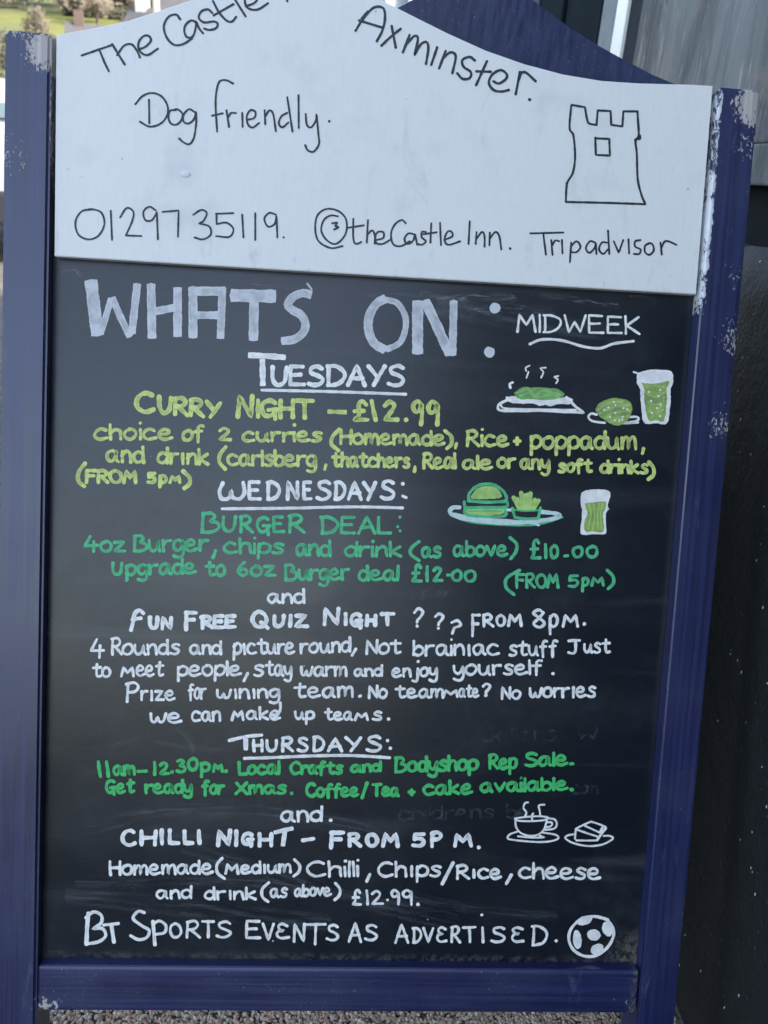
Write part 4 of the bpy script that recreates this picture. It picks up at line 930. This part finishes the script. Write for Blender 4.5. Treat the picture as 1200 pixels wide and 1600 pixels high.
brick = plain('brown_brick', (0.09, 0.06, 0.048), 0.9, 0.25, 3); slate = plain('slate_roof', (0.07, 0.065, 0.065), 0.7, 0.3, 3); rend = plain('white_render', (0.75, 0.74, 0.70), 0.8, 0.06, 3)
cottage(138, 33, 52, 2.4, 2.2, 1.9, brick, slate, 'small brown brick house with slate roof below the field')
cottage(216, 5, 46, 1.9, 2.0, 9, rend, slate, 'white rendered cottage with slate roof beyond the board', rot=-0.35)
cottage(275, -40, 26, 1.1, 2.5, 9, plain('grey_render', (0.12, 0.12, 0.125), 0.8, 0.15, 3), slate, 'dark grey house end beside the pale post', chim=False, rot=0.0)
P = at_y(244, 20, 15)
pp = empty('timber_post', 'pale timber post standing before the grey house', 'post', (P.x, 15, 0))
b = bmesh.new(); bmesh.ops.create_cone(b, segments=14, radius1=.065, radius2=.055, depth=4.5, cap_ends=True, matrix=Matrix.Translation((0, 0, 2.25)))
link('shaft', bm_mesh(b, 'shaft', True), plain('pale_timber', (0.36, 0.30, 0.24), 0.8, 0.2, 10), pp)
box('cap', plain('grey_cap', (0.2, 0.2, 0.2), 0.6), pp, -.08, .08, -.08, .08, 4.5, 4.56, bev=.01)

# parked van, of which the frame's left edge shows a sliver
P = at_y(6, 122, 6.2)
van = empty('parked_van', 'white van with grey tailgate glass parked beyond the board', 'van', (P.x - 0.52, 6.2, 0))
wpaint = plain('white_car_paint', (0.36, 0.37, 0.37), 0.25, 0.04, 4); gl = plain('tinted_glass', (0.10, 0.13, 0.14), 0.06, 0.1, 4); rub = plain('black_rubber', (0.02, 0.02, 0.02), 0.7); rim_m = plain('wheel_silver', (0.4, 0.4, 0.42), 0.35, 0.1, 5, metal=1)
zt = P.z
prof = [(0, .32), (0, .95), (.05, 1.05), (.22, zt - .12), (.42, zt), (2.7, zt + .02), (3.2, 1.15), (4.1, .95), (4.2, .45), (4.15, .3)]
b = bmesh.new(); rows = []
for x, k in ((-.84, .0), (-.80, .05), (.80, .05), (.84, .0)):
    rows.append([b.verts.new((x * (1 - 0.10 * max(0, (z - .95)) / max(.1, zt - .95)), y, z + (0.02 if abs(x) < .82 and z > 1 else 0))) for y, z in prof])
for i in range(3):
    for j in range(len(prof)): b.faces.new((rows[i][j], rows[i][(j + 1) % len(prof)], rows[i + 1][(j + 1) % len(prof)], rows[i + 1][j]))
b.faces.new(rows[0]); b.faces.new(rows[3][::-1])
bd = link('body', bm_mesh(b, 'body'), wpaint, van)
b = bmesh.new(); vs = [b.verts.new(c) for c in ((-.70, .040, 1.07), (.70, .040, 1.07), (.64, .185, zt - .15), (-.64, .185, zt - .15))]; b.faces.new(vs)
r_ = bmesh.ops.extrude_face_region(b, geom=b.faces[:]); bmesh.ops.translate(b, vec=(0, -.022, -.004), verts=[v for v in r_['geom'] if isinstance(v, bmesh.types.BMVert)])
link('tailgate_glass', bm_mesh(b, 'glass'), gl, van)
box('bumper', rub, van, -.83, .83, -.07, .05, .30, .55, bev=.03)
for s in (-1, 1):
    box('tail_light', plain('red_lens', (0.35, 0.01, 0.01), 0.15), van, s * .76 - .06, s * .76 + .06, -.02, .03, .62, .98, bev=.012)
    for y in (.85, 3.3):
        b = bmesh.new(); bmesh.ops.create_cone(b, segments=28, radius1=.31, radius2=.31, depth=.2, cap_ends=True, matrix=Matrix.Translation((s * .76, y, .31)) @ Matrix.Rotation(R(90), 4, 'Y'))
        bmesh.ops.bevel(b, geom=[e for e in b.edges if abs(e.verts[0].co.x - e.verts[1].co.x) < 1e-5], offset=.03, segments=2, affect='EDGES')
        wh = link('wheel', bm_mesh(b, 'wheel', True), rub, van)
        b = bmesh.new(); bmesh.ops.create_cone(b, segments=20, radius1=.20, radius2=.17, depth=.03, cap_ends=True, matrix=Matrix.Translation((s * .868, y, .31)) @ Matrix.Rotation(R(90 * s), 4, 'Y'))
        link('rim', bm_mesh(b, 'rim'), rim_m, wh)
